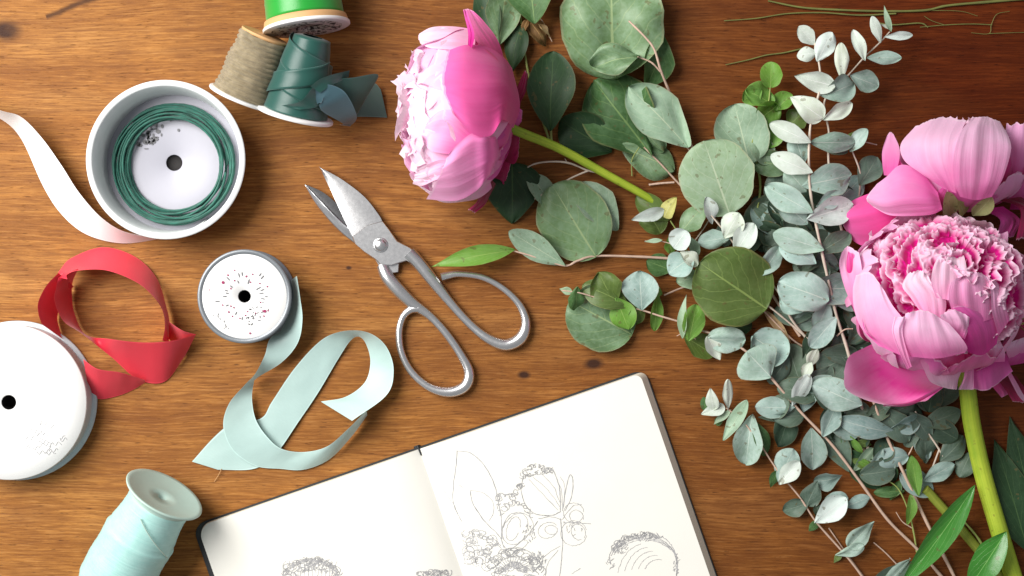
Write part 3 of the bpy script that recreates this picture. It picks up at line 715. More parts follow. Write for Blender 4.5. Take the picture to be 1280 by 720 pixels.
def uv_of(px, py):
    """pixel -> page coordinates (page lies at about z=12)"""
    for _ in range(2): d = at(px, py, 12) - G
    return (np.dot(d[:2], ux[:2]) / S, np.dot(d[:2], vy[:2]) / S)
class Sketch:
    def __init__(s, f, ox, oy): s.f, s.ox, s.oy = f, ox, oy; s.a, s.b = MB(), MB()
    def line(s, pts, w=.5, dark=False, j=1.2, sm=True):
        P = catmull(pts, max(8, len(pts) * 7)) if sm else np.array(pts, float)
        sd = random.uniform(0, 99); rows = []
        Q = []
        for i, p in enumerate(P):
            q = uv_of(s.ox + (p[0] + j * 2.5 * nz((i * .3, sd, 0))) / s.f, s.oy + (p[1] + j * 2.5 * nz((i * .3, sd, 9))) / s.f)
            Q.append(np.array(q))
        for i, q in enumerate(Q):
            d = Q[min(i + 1, len(Q) - 1)] - Q[max(i - 1, 0)]; d = d / (np.linalg.norm(d) + 1e-9); n_ = np.array([-d[1], d[0]])
            ww = w * (.55 + .55 * abs(nz((i * .22, sd, 3))) * 2) * .95
            rows.append([bp(*(q + n_ * ww), pz(q[0]) + .22), bp(*(q - n_ * ww), pz(q[0]) + .22)])
        (s.b if dark else s.a).grid(rows)
    def arc(s, cx, cy, rx, ry, a0=0, a1=360, rot=0, **k):
        P = []
        for a in np.linspace(math.radians(a0), math.radians(a1), 14):
            x, y = rx * math.cos(a), ry * math.sin(a); c, q = math.cos(math.radians(rot)), math.sin(math.radians(rot))
            P.append((cx + x * c - y * q, cy + x * q + y * c))
        s.line(P, **k)
    def frills(s, pts, n, r, dark=False):
        P = catmull(pts, n)
        for p in P:
            a = random.uniform(0, 360); q = r * random.uniform(.5, 1.2)
            s.arc(p[0] + random.uniform(-r, r) * .4, p[1] + random.uniform(-r, r) * .4, q, q * random.uniform(.5, 1), a, a + random.uniform(150, 300), w=.42, dark=dark or random.random() < .2)
    def hatch(s, cx, cy, rx, ry, n, dark=True, l=14):
        for k in range(n):
            a = random.uniform(0, 2 * PI); q = math.sqrt(random.random()); x, y = cx + rx * q * math.cos(a), cy + ry * q * math.sin(a); b = random.uniform(-2.4, -.4)
            s.line([(x, y), (x + l * math.cos(b) * .5, y + l * math.sin(b) * .5 + random.uniform(-2, 2)), (x + l * math.cos(b), y + l * math.sin(b))], w=.42, dark=dark and random.random() < .6)
    def done(s, page):
        s.a.build('pencil_drawing', 'pencil', page); s.b.build('pencil_shading', 'pencil_dark', page)
sk = Sketch(3.556, 520, 540)
ln = sk.line
for rep in range(2):
    ln([(182, 80), (178, 150), (167, 230), (165, 310), (185, 365), (205, 400)]); ln([(180, 82), (240, 90), (300, 140), (345, 220), (362, 290), (378, 370), (382, 470)])
    ln([(240, 258), (255, 320), (310, 398), (370, 458), (392, 512)], dark=rep == 0)
    ln([(478, 188), (467, 250), (487, 322), (532, 360), (600, 366), (642, 350)], dark=rep == 0); ln([(606, 160), (632, 225), (640, 290), (640, 350)])
    ln([(650, 347), (664, 255), (682, 188), (696, 212), (690, 282), (662, 345)]); ln([(640, 380), (650, 480), (646, 560), (636, 650)])
ln([(243, 255), (300, 268), (340, 305), (345, 350), (325, 390)], .4); ln([(118, 250), (150, 300), (175, 330)], .3); ln([(190, 232), (210, 245)], .4)
ln([(500, 205), (560, 270), (632, 345)], .4); ln([(520, 195), (590, 260), (640, 330)], .4); ln([(560, 185), (610, 240), (640, 310)], .4); ln([(620, 190), (645, 260), (650, 340)], .4); ln([(640, 195), (660, 240), (655, 330)], .4)
sk.frills([(478, 190), (500, 160), (540, 150), (575, 165), (608, 165)], 20, 13); sk.frills([(500, 185), (540, 180), (580, 178)], 8, 10)
for (cx, cy, rx, ry, ro) in ((700, 355, 45, 44, 10), (712, 372, 32, 28, 40), (700, 445, 58, 55, 0), (720, 440, 36, 30, 60), (585, 432, 44, 34, -20), (600, 430, 28, 20, 10), (440, 425, 55, 74, 20), (432, 425, 28, 55, 18), (450, 440, 66, 88, 28)):
    sk.arc(cx, cy, rx, ry, 10, 345, ro, w=.45)
ln([(540, 390), (505, 440), (470, 480), (420, 520)], dark=True); ln([(545, 380), (600, 372), (645, 385)], dark=True); ln([(648, 385), (690, 330), (735, 318)], .45); ln([(650, 400), (720, 400), (775, 405)], .4)
sk.frills([(365, 290), (400, 275), (430, 285), (455, 240), (470, 235)], 18, 13); sk.frills([(390, 340), (430, 310), (470, 320), (515, 365)], 14, 14)
sk.frills([(215, 450), (250, 500), (230, 560), (290, 580)], 26, 24); sk.frills([(250, 440), (310, 460), (360, 500)], 16, 20); sk.frills([(260, 520), (310, 540), (330, 500)], 14, 18)
sk.frills([(320, 600), (380, 545), (440, 530), (510, 560), (560, 610)], 40, 20, True); sk.frills([(350, 630), (420, 590), (500, 610)], 34, 20); sk.frills([(390, 640), (460, 650), (520, 645)], 20, 18)
for k in range(16):
    a = math.radians(195 + 150 * k / 15); ln([(430 + 25 * math.cos(a), 620 + 25 * math.sin(a)), (432 + 90 * math.cos(a + .1), 625 + 85 * math.sin(a + .1))], .45, dark=k % 3 == 0)
sk.hatch(500, 450, 30, 40, 22); sk.hatch(540, 580, 40, 50, 60); sk.hatch(330, 585, 30, 30, 24); sk.hatch(370, 330, 15, 50, 16, False); sk.hatch(700, 420, 40, 40, 14, False)
ln = sk.line
ln([(388, 520), (460, 510), (520, 540), (560, 590)], dark=True); ln([(380, 515), (340, 480), (300, 460)], .4); ln([(560, 560), (590, 530), (640, 500)], .4); ln([(575, 640), (585, 580), (630, 520)], .5); ln([(690, 625), (730, 600)], .4)
# second bloom
sk.done(pages[1]); sk = Sketch(3.556, 520, 540)
for rep in range(4):
    sk.arc(1008 + rep * 4, 590 + rep * 3, 158 - rep * 3, 135 - rep * 4, 185 + 6 * rep, 335 - 8 * rep, 8, w=.45, dark=rep == 0)
sk.arc(1040, 600, 120, 150, -75, 35, 5, w=.5); sk.arc(1030, 600, 128, 140, -60, 40, 5, w=.5, dark=True)
sk.frills([(880, 520), (930, 470), (1000, 455), (1075, 460)], 34, 16, True); sk.hatch(900, 510, 40, 30, 26); sk.hatch(860, 590, 16, 30, 14); sk.hatch(1030, 470, 50, 20, 26); sk.hatch(1150, 590, 12, 50, 18)
sk.arc(1015, 640, 150, 150, 20, 170, 5, w=.45); sk.line([(1010, 790), (1000, 880), (990, 960)], .5)
for k in range(5): sk.arc(1015 + 14 * k, 640, 120 - 14 * k, 150 - 18 * k, 182 + 5 * k, 255 + 6 * k, 6, w=.36)
sk.done(pages[1])
sk = Sketch(1.0, 0, 0); sk.f = 3.556; sk.ox, sk.oy = 340, 690
for rep in range(3): sk.arc(175 + 3 * rep, 130, 130 - 4 * rep, 100 - 3 * rep, 150, 390 + 120 * (rep == 1), 0, w=.45)
sk.line([(178, 230), (190, 330), (215, 450)], .5); sk.line([(184, 232), (198, 330), (222, 448)], .5)
sk.frills([(55, 90), (110, 45), (180, 30), (250, 45), (300, 90)], 46, 16, True); sk.frills([(70, 110), (180, 60), (290, 110)], 30, 18); sk.hatch(180, 60, 110, 30, 60)
for k in range(14): x = 60 + 18 * k; ln2 = sk.line([(x, 120), (x + random.uniform(-8, 8), 60), (x + random.uniform(-10, 10), 35)], .4)
sk.done(pages[0]); sk = Sketch(3.556, 340, 690)
sk.frills([(660, 95), (720, 85), (780, 95)], 18, 14, True); sk.hatch(720, 100, 50, 14, 26)
sk.done(pages[0])

# ------------------------------------------------------------------ peonies
def frills(mb, C, R, axis, n, lim, k0, Lf, Wf, seed, spread=.35, lean=.3, wv=1.0, lmin=0.0):
    """ruffled inner petals standing out of a rounded heart; C, R in world units"""
    rnd = random.Random(seed); axis = np.array(axis, float); axis /= np.linalg.norm(axis); R = np.array(R)
    up = np.array([0, 0, 1.]) if abs(axis[2]) < .9 else np.array([1., 0, 0])
    a = np.cross(axis, up); a /= np.linalg.norm(a); b = np.cross(axis, a)
    for i in range(n):
        c = math.cos(lmin) - (math.cos(lmin) - math.cos(lim)) * (i + .5) / n; s_ = math.sqrt(1 - c * c); ph = i * 2.39996 + rnd.uniform(-.25, .25)
        d = axis * c + s_ * (math.cos(ph) * a + math.sin(ph) * b)
        B = C + d * R * k0 * rnd.uniform(.92, 1.05)
        D = d + axis * lean + np.array([rnd.uniform(-1, 1) for _ in range(3)]) * spread * .6; D /= np.linalg.norm(D)
        T = np.cross(axis, d) + np.array([rnd.uniform(-1, 1) for _ in range(3)]) * spread
        T -= D * np.dot(T, D); T /= np.linalg.norm(T) + 1e-9; Nn = np.cross(D, T)
        Lg = Lf * S * rnd.uniform(.75, 1.2); W = Wf * S * rnd.uniform(.7, 1.3); ph2 = rnd.uniform(0, 6); fq = rnd.uniform(5, 10); cu = rnd.uniform(-.35, .1)
        rows = []
        for q in range(6):
            v = q / 5; row = []
            for j in range(11):
                u = 2 * j / 10 - 1
                ln_ = Lg * v * (1 - .30 * u * u + .10 * math.sin(fq * 1.7 * u + ph2) * v + (.05 * rnd.uniform(-1, 1) if q == 5 else 0))
                p = B + D * ln_ + T * u * W * .5 * (.55 + .55 * v) + Nn * (W * .16 * wv * v * math.sin(fq * u + ph2) + cu * Lg * v * v + W * .22 * u * u)
                row.append(p)
            rows.append(row)
        mb.grid(rows)
def crinkle(mb, C, R, axis, lim, k0, amp, seed, fa, fb, n1=150, n2=360):
    """heart of tightly packed petal edges: deep folds running round the middle"""
    axis = np.array(axis, float); axis /= np.linalg.norm(axis); Rm = float(np.mean(R)) / S
    a = np.cross(axis, [1., 0, 0]); a /= np.linalg.norm(a); b = np.cross(axis, a); rows, uvs = [], []
    for i in range(n1 + 1):
        th_ = lim * i / n1; row, ur = [], []
        for j in range(n2):
            ph = 2 * PI * j / n2
            d = axis * math.cos(th_) + math.sin(th_) * (math.cos(ph) * a + math.sin(ph) * b)
            q = d * Rm
            wx = 9 * nz(tuple(q / 34 + seed)); wy = 5 * nz(tuple(q / 13 + seed * 2)); wz = 3.0 * nz(tuple(q / 6.5 + seed * 3))
            r1 = abs(nz(((th_ * Rm + wx + wy + wz) / fa, math.cos(ph) * math.sin(th_) * Rm / fb + seed, math.sin(ph) * math.sin(th_) * Rm / fb)))
            r2 = abs(nz(tuple((q + np.array([wx, wy, wz])) / 9 + 11)))
            h = max(0, 1 - r1 * 2.5) ** 1.15 * .84 + max(0, 1 - r2 * 3.2) * .24
            h = min(1, h)
            row.append(C + d * R * (k0 + amp * h + .05 * nz(tuple(q / 40)))); ur.append((.5, .12 + .86 * h))
        rows.append(row); uvs.append(ur)
    mb.grid(rows, True, uvs)
def core(mb, C, R, k=.74):
    rows = []
    for i in range(13):
        th_ = PI * i / 12
        rows.append([C + np.array([math.sin(th_) * math.cos(p), math.sin(th_) * math.sin(p), math.cos(th_)]) * R * k for p in np.linspace(0, 2 * PI, 24, endpoint=False)])
    mb.grid(rows, True, [[(.5, .1)] * 24] * 13)
def bowl(parent, C, R, axis, phi, half, th0, th1, k, mat, seed, flare=0.0, rag=0.0):
    """guard petal lying on the rounded body, measured from the stem end"""
    axis = np.array(axis, float); axis /= np.linalg.norm(axis)
    up = np.array([0, 0, 1.]) if abs(axis[2]) < .9 else np.array([1., 0, 0])
    a = np.cross(axis, up); a /= np.linalg.norm(a); b = np.cross(axis, a); rows = []
    for i in range(17):
        v = i / 16; row = []
        for j in range(21):
            u = 2 * j / 20 - 1
            tt = th0 + (th1 - th0) * v * (1 - .16 * u * u + .05 * nz((u * 6, seed, v)) + rag * max(0, v - .6) * (nz((u * 11, seed * 2, 1)) + .7 * nz((u * 24, seed, 2))) * 2); ph = phi + half * u * (.35 + .65 * math.sin(PI * min(1, .08 + v * .72)))
            d = -axis * math.cos(tt) + math.sin(tt) * (math.cos(ph) * a + math.sin(ph) * b)
            kk = k * (1 + flare * v ** 3 + .07 * nz((u * 2 + seed, v * 2, seed)) + .04 * u * u + rag * .12 * v * v * math.sin(u * 6 + seed * 3) + .012 * nz((u * 9, v * 1.5, seed)))
            p = C + d * R * kk; p[2] = max(p[2], .8 * S); row.append(p)
        rows.append(row)
    mb = MB(); mb.grid(rows); return mb.build('petal', mat, parent)
def petal(parent, rows, mat, E, off=0, **k):
    mb = MB(); patch(mb, rows, E, off, **k); return mb.build('petal', mat, parent)

# ---- peony seen from the side, upper middle
t = thing('peony', 'pink peony lying on its side above the scissors with pale frilled petals facing left', 'peony', at(640, 155, 0), 'pink peonies')
E = (572, 146, 88, 76, 108, 82); C = at(572, 146, 88); R = np.array([70, 100, 82]) * S; ax = (-1, 0, .22)
mb = MB(); core(mb, C + np.array([-.002, 0, 0]), R, .70); frills(mb, C, R, ax, 16, .9, .80, 18, 56, 3, .2, -.2, .4)
mb.build('ruffled_centre', 'frill_pale', t)
q_ = 0
for (n_, h0, h1, kk, hf, fl) in ((8, .75, 1.75, .91, .52, .05), (8, 1.0, 2.1, .94, .52, .06), (7, 1.3, 2.45, .94, .58, .07), (6, 1.65, 2.75, .92, .72, .08), (4, 2.0, 3.0, .88, 1.05, .08)):
    for k in range(n_):
        q_ += 1; bowl(t, C, R, ax, (k + .5 * (q_ % 2) + .3 * math.sin(q_ * 7)) * 2 * PI / n_, hf * 1.25, h0, h1 + .12 * math.sin(q_ * 5.3), kk + .03 * math.sin(q_ * 3), ('blush', 'blush', 'pale')[q_ % 3], 80 + q_ * 1.37, fl, .085)
for k in range(7): bowl(t, C, R, ax, PI * .93 + k * PI * 1.14 / 6 + PI * .0, .62, .25, 1.35, .92, 'hot' if k % 2 else 'magenta', k)
for k in range(6): bowl(t, C, R, ax, k * PI / 3, .6, .3, 1.55, .86, 'pink', k + 20)
petal(t, [[(590, 36), (594, 50), (592, 64)], [(565, 33), (565, 48), (560, 62)], [(540, 34), (538, 48), (538, 60)], [(524, 42), (523, 48), (526, 55)]], 'blush', E, 4, rag=3, wave=4, seed=1)
petal(t, [[(596, 160), (585, 178), (578, 192)], [(575, 140), (562, 162), (556, 192)], [(552, 138), (543, 160), (538, 188)], [(536, 150), (528, 165), (530, 178)]], 'pale', E, 3, rag=3, wave=4, seed=2)
petal(t, [[(572, 205), (560, 222)], [(552, 200), (545, 225)], [(533, 206), (528, 232)], [(520, 212), (516, 230)]], 'blush', E, 2, rag=4, wave=5, seed=3)
petal(t, [[(640, 85, 90), (650, 130, 100), (642, 160, 90)], [(630, 72), (634, 110), (628, 150)], [(610, 59), (612, 110), (614, 169)], [(583, 56), (580, 110), (592, 168)], [(560, 63), (553, 105), (566, 142)]], 'hot', E, 16, rag=2.5, wave=5, seed=4)
petal(t, [[(632, 168, 90), (634, 190, 80), (624, 205, 60)], [(612, 172), (614, 196), (609, 222)], [(592, 166), (592, 205), (595, 239)], [(572, 180), (570, 215), (570, 251)], [(561, 192), (548, 222), (533, 249)]], 'pink', E, 12, rag=2, wave=5, seed=5)
petal(t, [[(636, 100, 90), (626, 80), (612, 66)], [(624, 54), (610, 52), (594, 50)], [(605, 27), (596, 31), (586, 33)], [(592, 14), (585, 11), (579, 12)]], 'hot', E, 14, rag=1, wave=3, seed=6)
petal(t, [[(585, 56, 150), (590, 60, 150)], [(585, 40, 150), (593, 44, 155)], [(581, 22, 140), (588, 26, 145)], [(579, 12, 130), (583, 12, 130)]], 'magenta', E, 0, wave=2, seed=7)
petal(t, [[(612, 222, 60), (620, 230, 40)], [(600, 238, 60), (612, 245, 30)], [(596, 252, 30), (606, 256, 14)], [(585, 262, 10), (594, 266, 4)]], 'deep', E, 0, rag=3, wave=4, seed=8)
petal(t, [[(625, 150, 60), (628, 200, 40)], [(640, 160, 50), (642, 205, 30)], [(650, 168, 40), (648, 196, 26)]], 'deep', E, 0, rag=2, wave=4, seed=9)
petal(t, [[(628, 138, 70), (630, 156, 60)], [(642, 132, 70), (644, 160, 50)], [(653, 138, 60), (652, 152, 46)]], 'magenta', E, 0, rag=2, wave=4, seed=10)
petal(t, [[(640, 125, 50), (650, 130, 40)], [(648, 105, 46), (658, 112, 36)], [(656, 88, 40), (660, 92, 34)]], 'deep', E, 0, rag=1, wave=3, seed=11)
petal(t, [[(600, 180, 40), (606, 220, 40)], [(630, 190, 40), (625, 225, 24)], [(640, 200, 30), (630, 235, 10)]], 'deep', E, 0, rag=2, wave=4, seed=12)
stem(t, [(628, 152, 60), (645, 163, 50), (700, 186, 34), (760, 219, 22), (800, 241, 14), (835, 262, 8)], 6.2, 4.6, 'stem_green', knots=False)

# ---- rear peony at the right edge
t = thing('peony', 'half open pink peony at the right edge, behind the big full bloom', 'peony', at(1195, 250, 0), 'pink peonies')
E = (1200, 207, 78, 88, 62, 66); C = at(1200, 207, 78); R = np.array([84, 60, 66]) * S; ax = (.05, .85, .5)
mb = MB(); core(mb, C, R, .72); frills(mb, C, R, ax, 40, .8, .60, 20, 26, 13, .3, .1); mb.build('ruffled_centre', 'frill', t)
for k in range(8): bowl(t, C, R, ax, k * PI / 4, .55, .3, 1.75, .90, 'pink' if k % 2 else 'magenta', k + 40)
petal(t, [[(1128, 245, 80), (1134, 262, 84), (1130, 284, 70)], [(1104, 238, 62), (1108, 262, 78), (1106, 298, 56)], [(1078, 245, 44), (1082, 268, 62), (1086, 308, 40)], [(1058, 255, 30), (1058, 272, 44), (1068, 302, 32)], [(1050, 263, 24), (1049, 270, 28), (1056, 286, 26)]], 'hot', E, 0, rag=1, wave=4, seed=21)
petal(t, [[(1248, 240, 70), (1268, 252, 60), (1290, 250, 50)], [(1256, 205, 92), (1278, 214, 88), (1306, 212, 66)], [(1256, 176, 98), (1282, 180, 96), (1312, 182, 74)], [(1258, 156, 96), (1284, 154, 92), (1310, 162, 74)]], 'pink', E, 0, rag=4, wave=5, seed=23)
petal(t, [[(1262, 262, 40), (1290, 262, 30)], [(1268, 235, 66), (1300, 238, 50)], [(1276, 212, 80), (1312, 214, 60)]], 'magenta', E, 0, rag=3, wave=5, seed=29)
petal(t, [[(1118, 222, 88), (1112, 220, 84), (1105, 219, 72)], [(1124, 200, 100), (1112, 198, 90), (1103, 205, 80)], [(1124, 184, 108), (1112, 180, 96), (1103, 188, 86)], [(1117, 168, 108), (1113, 165, 104), (1109, 169, 96)]], 'pink', E, 0, rag=2, wave=2, seed=24)
petal(t, [[(1178, 262, 120), (1172, 240, 122)], [(1165, 268, 120), (1158, 246, 128), (1150, 214, 122)], [(1140, 270, 112), (1128, 246, 124), (1126, 206, 118)], [(1112, 269, 98), (1103, 252, 108), (1108, 221, 104)], [(1092, 259, 82), (1083, 248, 86), (1096, 230, 92)]], 'pink', E, 0, rag=1.2, wave=4, seed=25)
petal(t, [[(1180, 236), (1196, 242)], [(1150, 216), (1175, 222), (1196, 226)], [(1130, 200), (1162, 200), (1195, 200)], [(1126, 180), (1160, 172), (1198, 174)], [(1144, 158), (1174, 147), (1208, 150)]], 'pale', E, 12, rag=3.5, wave=4, seed=26, ruff=1)
petal(t, [[(1200, 246), (1220, 250), (1240, 246)], [(1192, 226), (1225, 226), (1253, 224)], [(1192, 196), (1228, 190), (1263, 192)], [(1200, 166), (1230, 160), (1262, 174)], [(1216, 147), (1233, 146), (1250, 152)]], 'pale', E, 18, rag=2.5, wave=5, seed=27, ruff=1)
petal(t, [[(1245, 248, 110), (1255, 245, 100)], [(1252, 238, 112), (1265, 236, 100)], [(1262, 222, 110), (1274, 222, 100)], [(1272, 214, 104), (1278, 216, 98)]], 'pale', E, 0, rag=1, wave=2, seed=28)
leaf(t, (1186, 276), (1183, 240), 22, 'sepal', 72, 128, 'oval', .25, name='sepal')
leaf(t, (1205, 268), (1196, 250), 16, 'sepal', 84, 118, 'tear', .25, name='sepal')
leaf(t, (1216, 270), (1240, 246), 22, 'sepal', 84, 128, 'oval', .25, name='sepal')
for (a_, b_, c_) in (((1262, 250), (1300, 262), (1290, 300)), ((1240, 262), (1275, 275), (1262, 300))):
    petal(t, [[(a_[0] - 14, a_[1], 90), (a_[0] + 14, a_[1] - 4, 80)], [(b_[0] - 25, b_[1], 80), (b_[0], b_[1], 60)], [(c_[0] - 20, c_[1], 70), (c_[0] + 5, c_[1] - 4, 50)]], 'magenta' if a_[0] < 1250 else 'deep', E, 0, rag=3, wave=6, seed=a_[0])
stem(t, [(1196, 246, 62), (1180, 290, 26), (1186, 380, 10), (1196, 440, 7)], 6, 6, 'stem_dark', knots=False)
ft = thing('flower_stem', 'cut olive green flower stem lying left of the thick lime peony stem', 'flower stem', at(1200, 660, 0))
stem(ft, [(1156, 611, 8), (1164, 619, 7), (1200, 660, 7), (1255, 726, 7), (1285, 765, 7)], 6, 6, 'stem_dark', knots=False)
stem(ft, [(1240, 705, 8), (1222, 672, 8), (1196, 642, 6)], 2.2, 1.4, 'twig_green')

# ---- big front peony
t = thing('peony', 'large full pink peony with a dense frilled magenta heart above a thick lime green stem', 'peony', at(1205, 470, 0), 'pink peonies')
E = (1172, 385, 112, 114, 108, 104); C = at(1172, 372, 112); R = np.array([106, 100, 106]) * S; ax = (.02, .48, .88)
mb = MB(); crinkle(mb, C, R, ax, 1.25, .80, .16, 31, 16, 46); frills(mb, C, R, ax, 26, .95, .84, 13, 26, 31, .16, .05, 1.0); mb.build('ruffled_centre', 'frill', t)
for k in range(10): bowl(t, C, R, ax, k * PI / 5, .46, .25, 1.80, .90, ('pink', 'magenta', 'hot')[k % 3], k + 60)
_ax = np.array(ax) / np.linalg.norm(ax); _a = np.cross(_ax, [0, 0, 1.] if abs(_ax[2]) < .9 else [1., 0, 0]); _a /= np.linalg.norm(_a); _b = np.cross(_ax, _a)
for k in range(13):
    _p = (k + .5) * 2 * PI / 13 + .2 * math.sin(k * 5); _d = math.cos(_p) * _a + math.sin(_p) * _b
    if _d[1] < -.25: continue
    bowl(t, C, R, ax, _p, .34, 1.2, 2.02 + .14 * math.sin(k * 3.3), .965 + .02 * math.sin(k * 7), ('pale', 'pink', 'blush')[k % 3], k + 140.3, .03, .16)
# curled pale inner petals
petal(t, [[(1170, 372), (1200, 378)], [(1164, 352), (1190, 352), (1208, 356)], [(1168, 330), (1190, 326), (1208, 334)], [(1180, 312), (1192, 310), (1204, 316)]], 'blush', E, 3, rag=3, wave=7, seed=31, ruff=2)
petal(t, [[(1192, 396), (1225, 402), (1246, 396)], [(1186, 372), (1222, 372), (1252, 380)], [(1190, 352), (1220, 346), (1250, 360)], [(1204, 345), (1222, 340), (1240, 350)]], 'pale', E, 8, rag=3, wave=7, seed=32, ruff=1)
petal(t, [[(1248, 420), (1262, 400)], [(1240, 390), (1258, 384)], [(1238, 362), (1256, 366)], [(1230, 344), (1246, 352)]], 'pale', E, 12, rag=2, wave=4, seed=33)
petal(t, [[(1152, 392), (1180, 398)], [(1138, 372), (1160, 368), (1182, 375)], [(1128, 358), (1148, 350), (1166, 356)], [(1134, 342), (1150, 338), (1160, 344)]], 'blush', E, 1, rag=4, wave=6, seed=35, ruff=2)
petal(t, [[(1210, 440), (1228, 444), (1246, 430)], [(1200, 420), (1224, 420), (1248, 415)], [(1186, 402), (1214, 400), (1248, 402)], [(1176, 396), (1198, 382), (1232, 392)]], 'magenta', E, 9, rag=2, wave=4, seed=34)
petal(t, [[(1186, 412), (1206, 424)], [(1178, 402), (1200, 404), (1210, 412)], [(1175, 394), (1192, 387), (1212, 396)]], 'pale', E, 13, rag=2, wave=4, seed=47)
# right hand side, folding away
petal(t, [[(1262, 450, 110), (1290, 440, 90)], [(1258, 438, 130), (1284, 430, 110)], [(1262, 428, 135), (1290, 418, 112)]], 'pale', E, 0, rag=1.5, wave=4, seed=36)
petal(t, [[(1246, 460, 110), (1290, 452, 84)], [(1256, 448, 118), (1292, 440, 92)], [(1258, 436, 122), (1294, 426, 98)]], 'magenta', E, 0, rag=1.5, wave=4, seed=37)
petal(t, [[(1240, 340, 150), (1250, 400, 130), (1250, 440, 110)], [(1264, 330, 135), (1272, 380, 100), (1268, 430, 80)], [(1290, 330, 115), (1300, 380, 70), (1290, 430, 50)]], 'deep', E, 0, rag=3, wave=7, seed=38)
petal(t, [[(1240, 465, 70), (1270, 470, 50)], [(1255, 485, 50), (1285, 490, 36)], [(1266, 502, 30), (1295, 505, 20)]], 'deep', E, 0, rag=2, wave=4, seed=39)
petal(t, [[(1258, 466, 92), (1264, 466, 88)], [(1266, 482, 74), (1272, 480, 70)], [(1274, 496, 50), (1280, 494, 46)], [(1284, 506, 30), (1290, 502, 28)]], 'pale', E, 0, wave=2, seed=40)
petal(t, [[(1236, 478, 60), (1246, 474, 56)], [(1246, 490, 46), (1258, 484, 42)], [(1252, 497, 36), (1260, 493, 34)]], 'hot', E, 0, wave=2, seed=41)
petal(t, [[(1205, 440, 140), (1226, 440, 140), (1256, 440, 128)], [(1210, 460, 122), (1232, 462, 124), (1262, 456, 112)], [(1215, 486, 92), (1236, 487, 96), (1266, 464, 104)]], 'magenta', E, 6, rag=2, wave=7, seed=42)
petal(t, [[(1256, 452, 140), (1232, 452, 146), (1208, 440, 150)], [(1256, 440, 152), (1234, 438, 158), (1208, 434, 160)], [(1250, 425, 154), (1232, 424, 160), (1218, 426, 162)]], 'pale', E, 4, rag=1.5, wave=4, seed=43)
petal(t, [[(1204, 441, 152), (1214, 444, 150)], [(1206, 458, 140), (1217, 456, 138)], [(1204, 474, 122), (1217, 472, 118)], [(1198, 487, 104), (1217, 487, 100)]], 'pink', E, 4, rag=1, wave=4, seed=48)
petal(t, [[(1148, 446, 160), (1178, 443, 165), (1206, 441, 158)], [(1154, 460, 146), (1182, 459, 150), (1204, 458, 142)], [(1162, 476, 124), (1186, 476, 124), (1198, 474, 120)], [(1172, 482, 106), (1186, 486, 104), (1196, 487, 102)]], 'pale', E, 0, rag=1.5, wave=4, seed=44)
petal(t, [[(1128, 436, 130), (1138, 448, 130), (1160, 468, 122), (1180, 484, 100)], [(1100, 428, 100), (1118, 458, 82), (1142, 480, 76), (1172, 490, 74)], [(1078, 436, 86), (1094, 468, 56), (1126, 494, 54), (1164, 496, 66)], [(1061, 446, 92), (1074, 482, 62), (1112, 504, 58), (1158, 501, 70)], [(1055, 464, 110), (1060, 489, 104), (1106, 506, 98), (1152, 502, 92)]], 'bowlp', E, 0, rag=1.5, wave=4, seed=45, nu=26, nv=26)
petal(t, [[(1180, 484, 96), (1140, 506, 66), (1104, 508, 60)], [(1178, 482, 100), (1138, 502, 78), (1104, 505, 84)]], 'magenta', E, 0, wave=2, seed=46)
petal(t, [[(1098, 432), (1126, 444), (1140, 446)], [(1078, 412), (1108, 424), (1138, 430)], [(1068, 388), (1098, 396), (1132, 404)], [(1066, 362), (1090, 366), (1116, 382)], [(1070, 344), (1088, 341), (1106, 364)]], 'pale', E, 12, rag=1.5, wave=5, seed=50)
petal(t, [[(1096, 426), (1090, 422)], [(1086, 420), (1080, 410)], [(1080, 408), (1078, 396)]], 'magenta', E, 17, wave=1, seed=55)
petal(t, [[(1140, 446), (1172, 448), (1206, 441)], [(1130, 430), (1165, 432), (1209, 434)], [(1126, 412), (1160, 410), (1200, 420)], [(1132, 392), (1156, 388), (1186, 404)]], 'pale', E, 20, rag=1.5, wave=5, seed=51)
petal(t, [[(1134, 462), (1140, 458)], [(1124, 440), (1134, 440)], [(1115, 415), (1128, 414)], [(1118, 396), (1132, 396)]], 'pale', E, 24, rag=1, wave=3, seed=52)
petal(t, [[(1068, 388, 118), (1078, 384, 128)], [(1056, 360, 122), (1066, 358, 128), (1078, 352, 138)], [(1049, 332, 122), (1060, 332, 120), (1077, 334, 138)], [(1052, 316, 122), (1060, 308, 122), (1074, 316, 130)]], 'pale', E, 0, rag=1.5, wave=3, seed=53)
petal(t, [[(1060, 352, 118), (1074, 350, 122)], [(1058, 330, 124), (1074, 332, 126)], [(1060, 314, 126), (1068, 318, 128)]], 'hot', E, 2, wave=2, seed=54)
mb = MB()
for k in range(16):
    a = random.uniform(-.8, 1.2); x, y = 1268 + random.uniform(-4, 8), 395 + random.uniform(-14, 14)
    mb.tube(wpts([(x, y, 96), (x + 8 * math.cos(a), y - 8 * math.sin(a), 104), (x + 18 * math.cos(a), y - 16 * math.sin(a), 106)], n=8), .8 * S, 5)
mb.build('stamen', 'yellow', t)
stem(t, [(1196, 420, 60), (1206, 470, 40), (1210, 492, 34), (1215, 530, 26), (1228, 590, 20), (1248, 660, 16), (1268, 725, 14), (1285, 775, 13)], 10.5, 11.5, 'stem_green', knots=False)
leaf(t, (1219, 606), (1118, 742), 32, 'lance', 32, 20, 'lance', .1, 0, .05, fold=.18, seed=3)
leaf(t, (1258, 664), (1206, 742), 34, 'lance', 40, 18, 'lance', .1, -18, .10, fold=.15, seed=4)
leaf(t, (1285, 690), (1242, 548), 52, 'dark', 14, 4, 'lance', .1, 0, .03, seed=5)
leaf(t, (1290, 640), (1262, 520), 40, 'dark', 10, 3, 'lance', .1, 0, .03, seed=15)
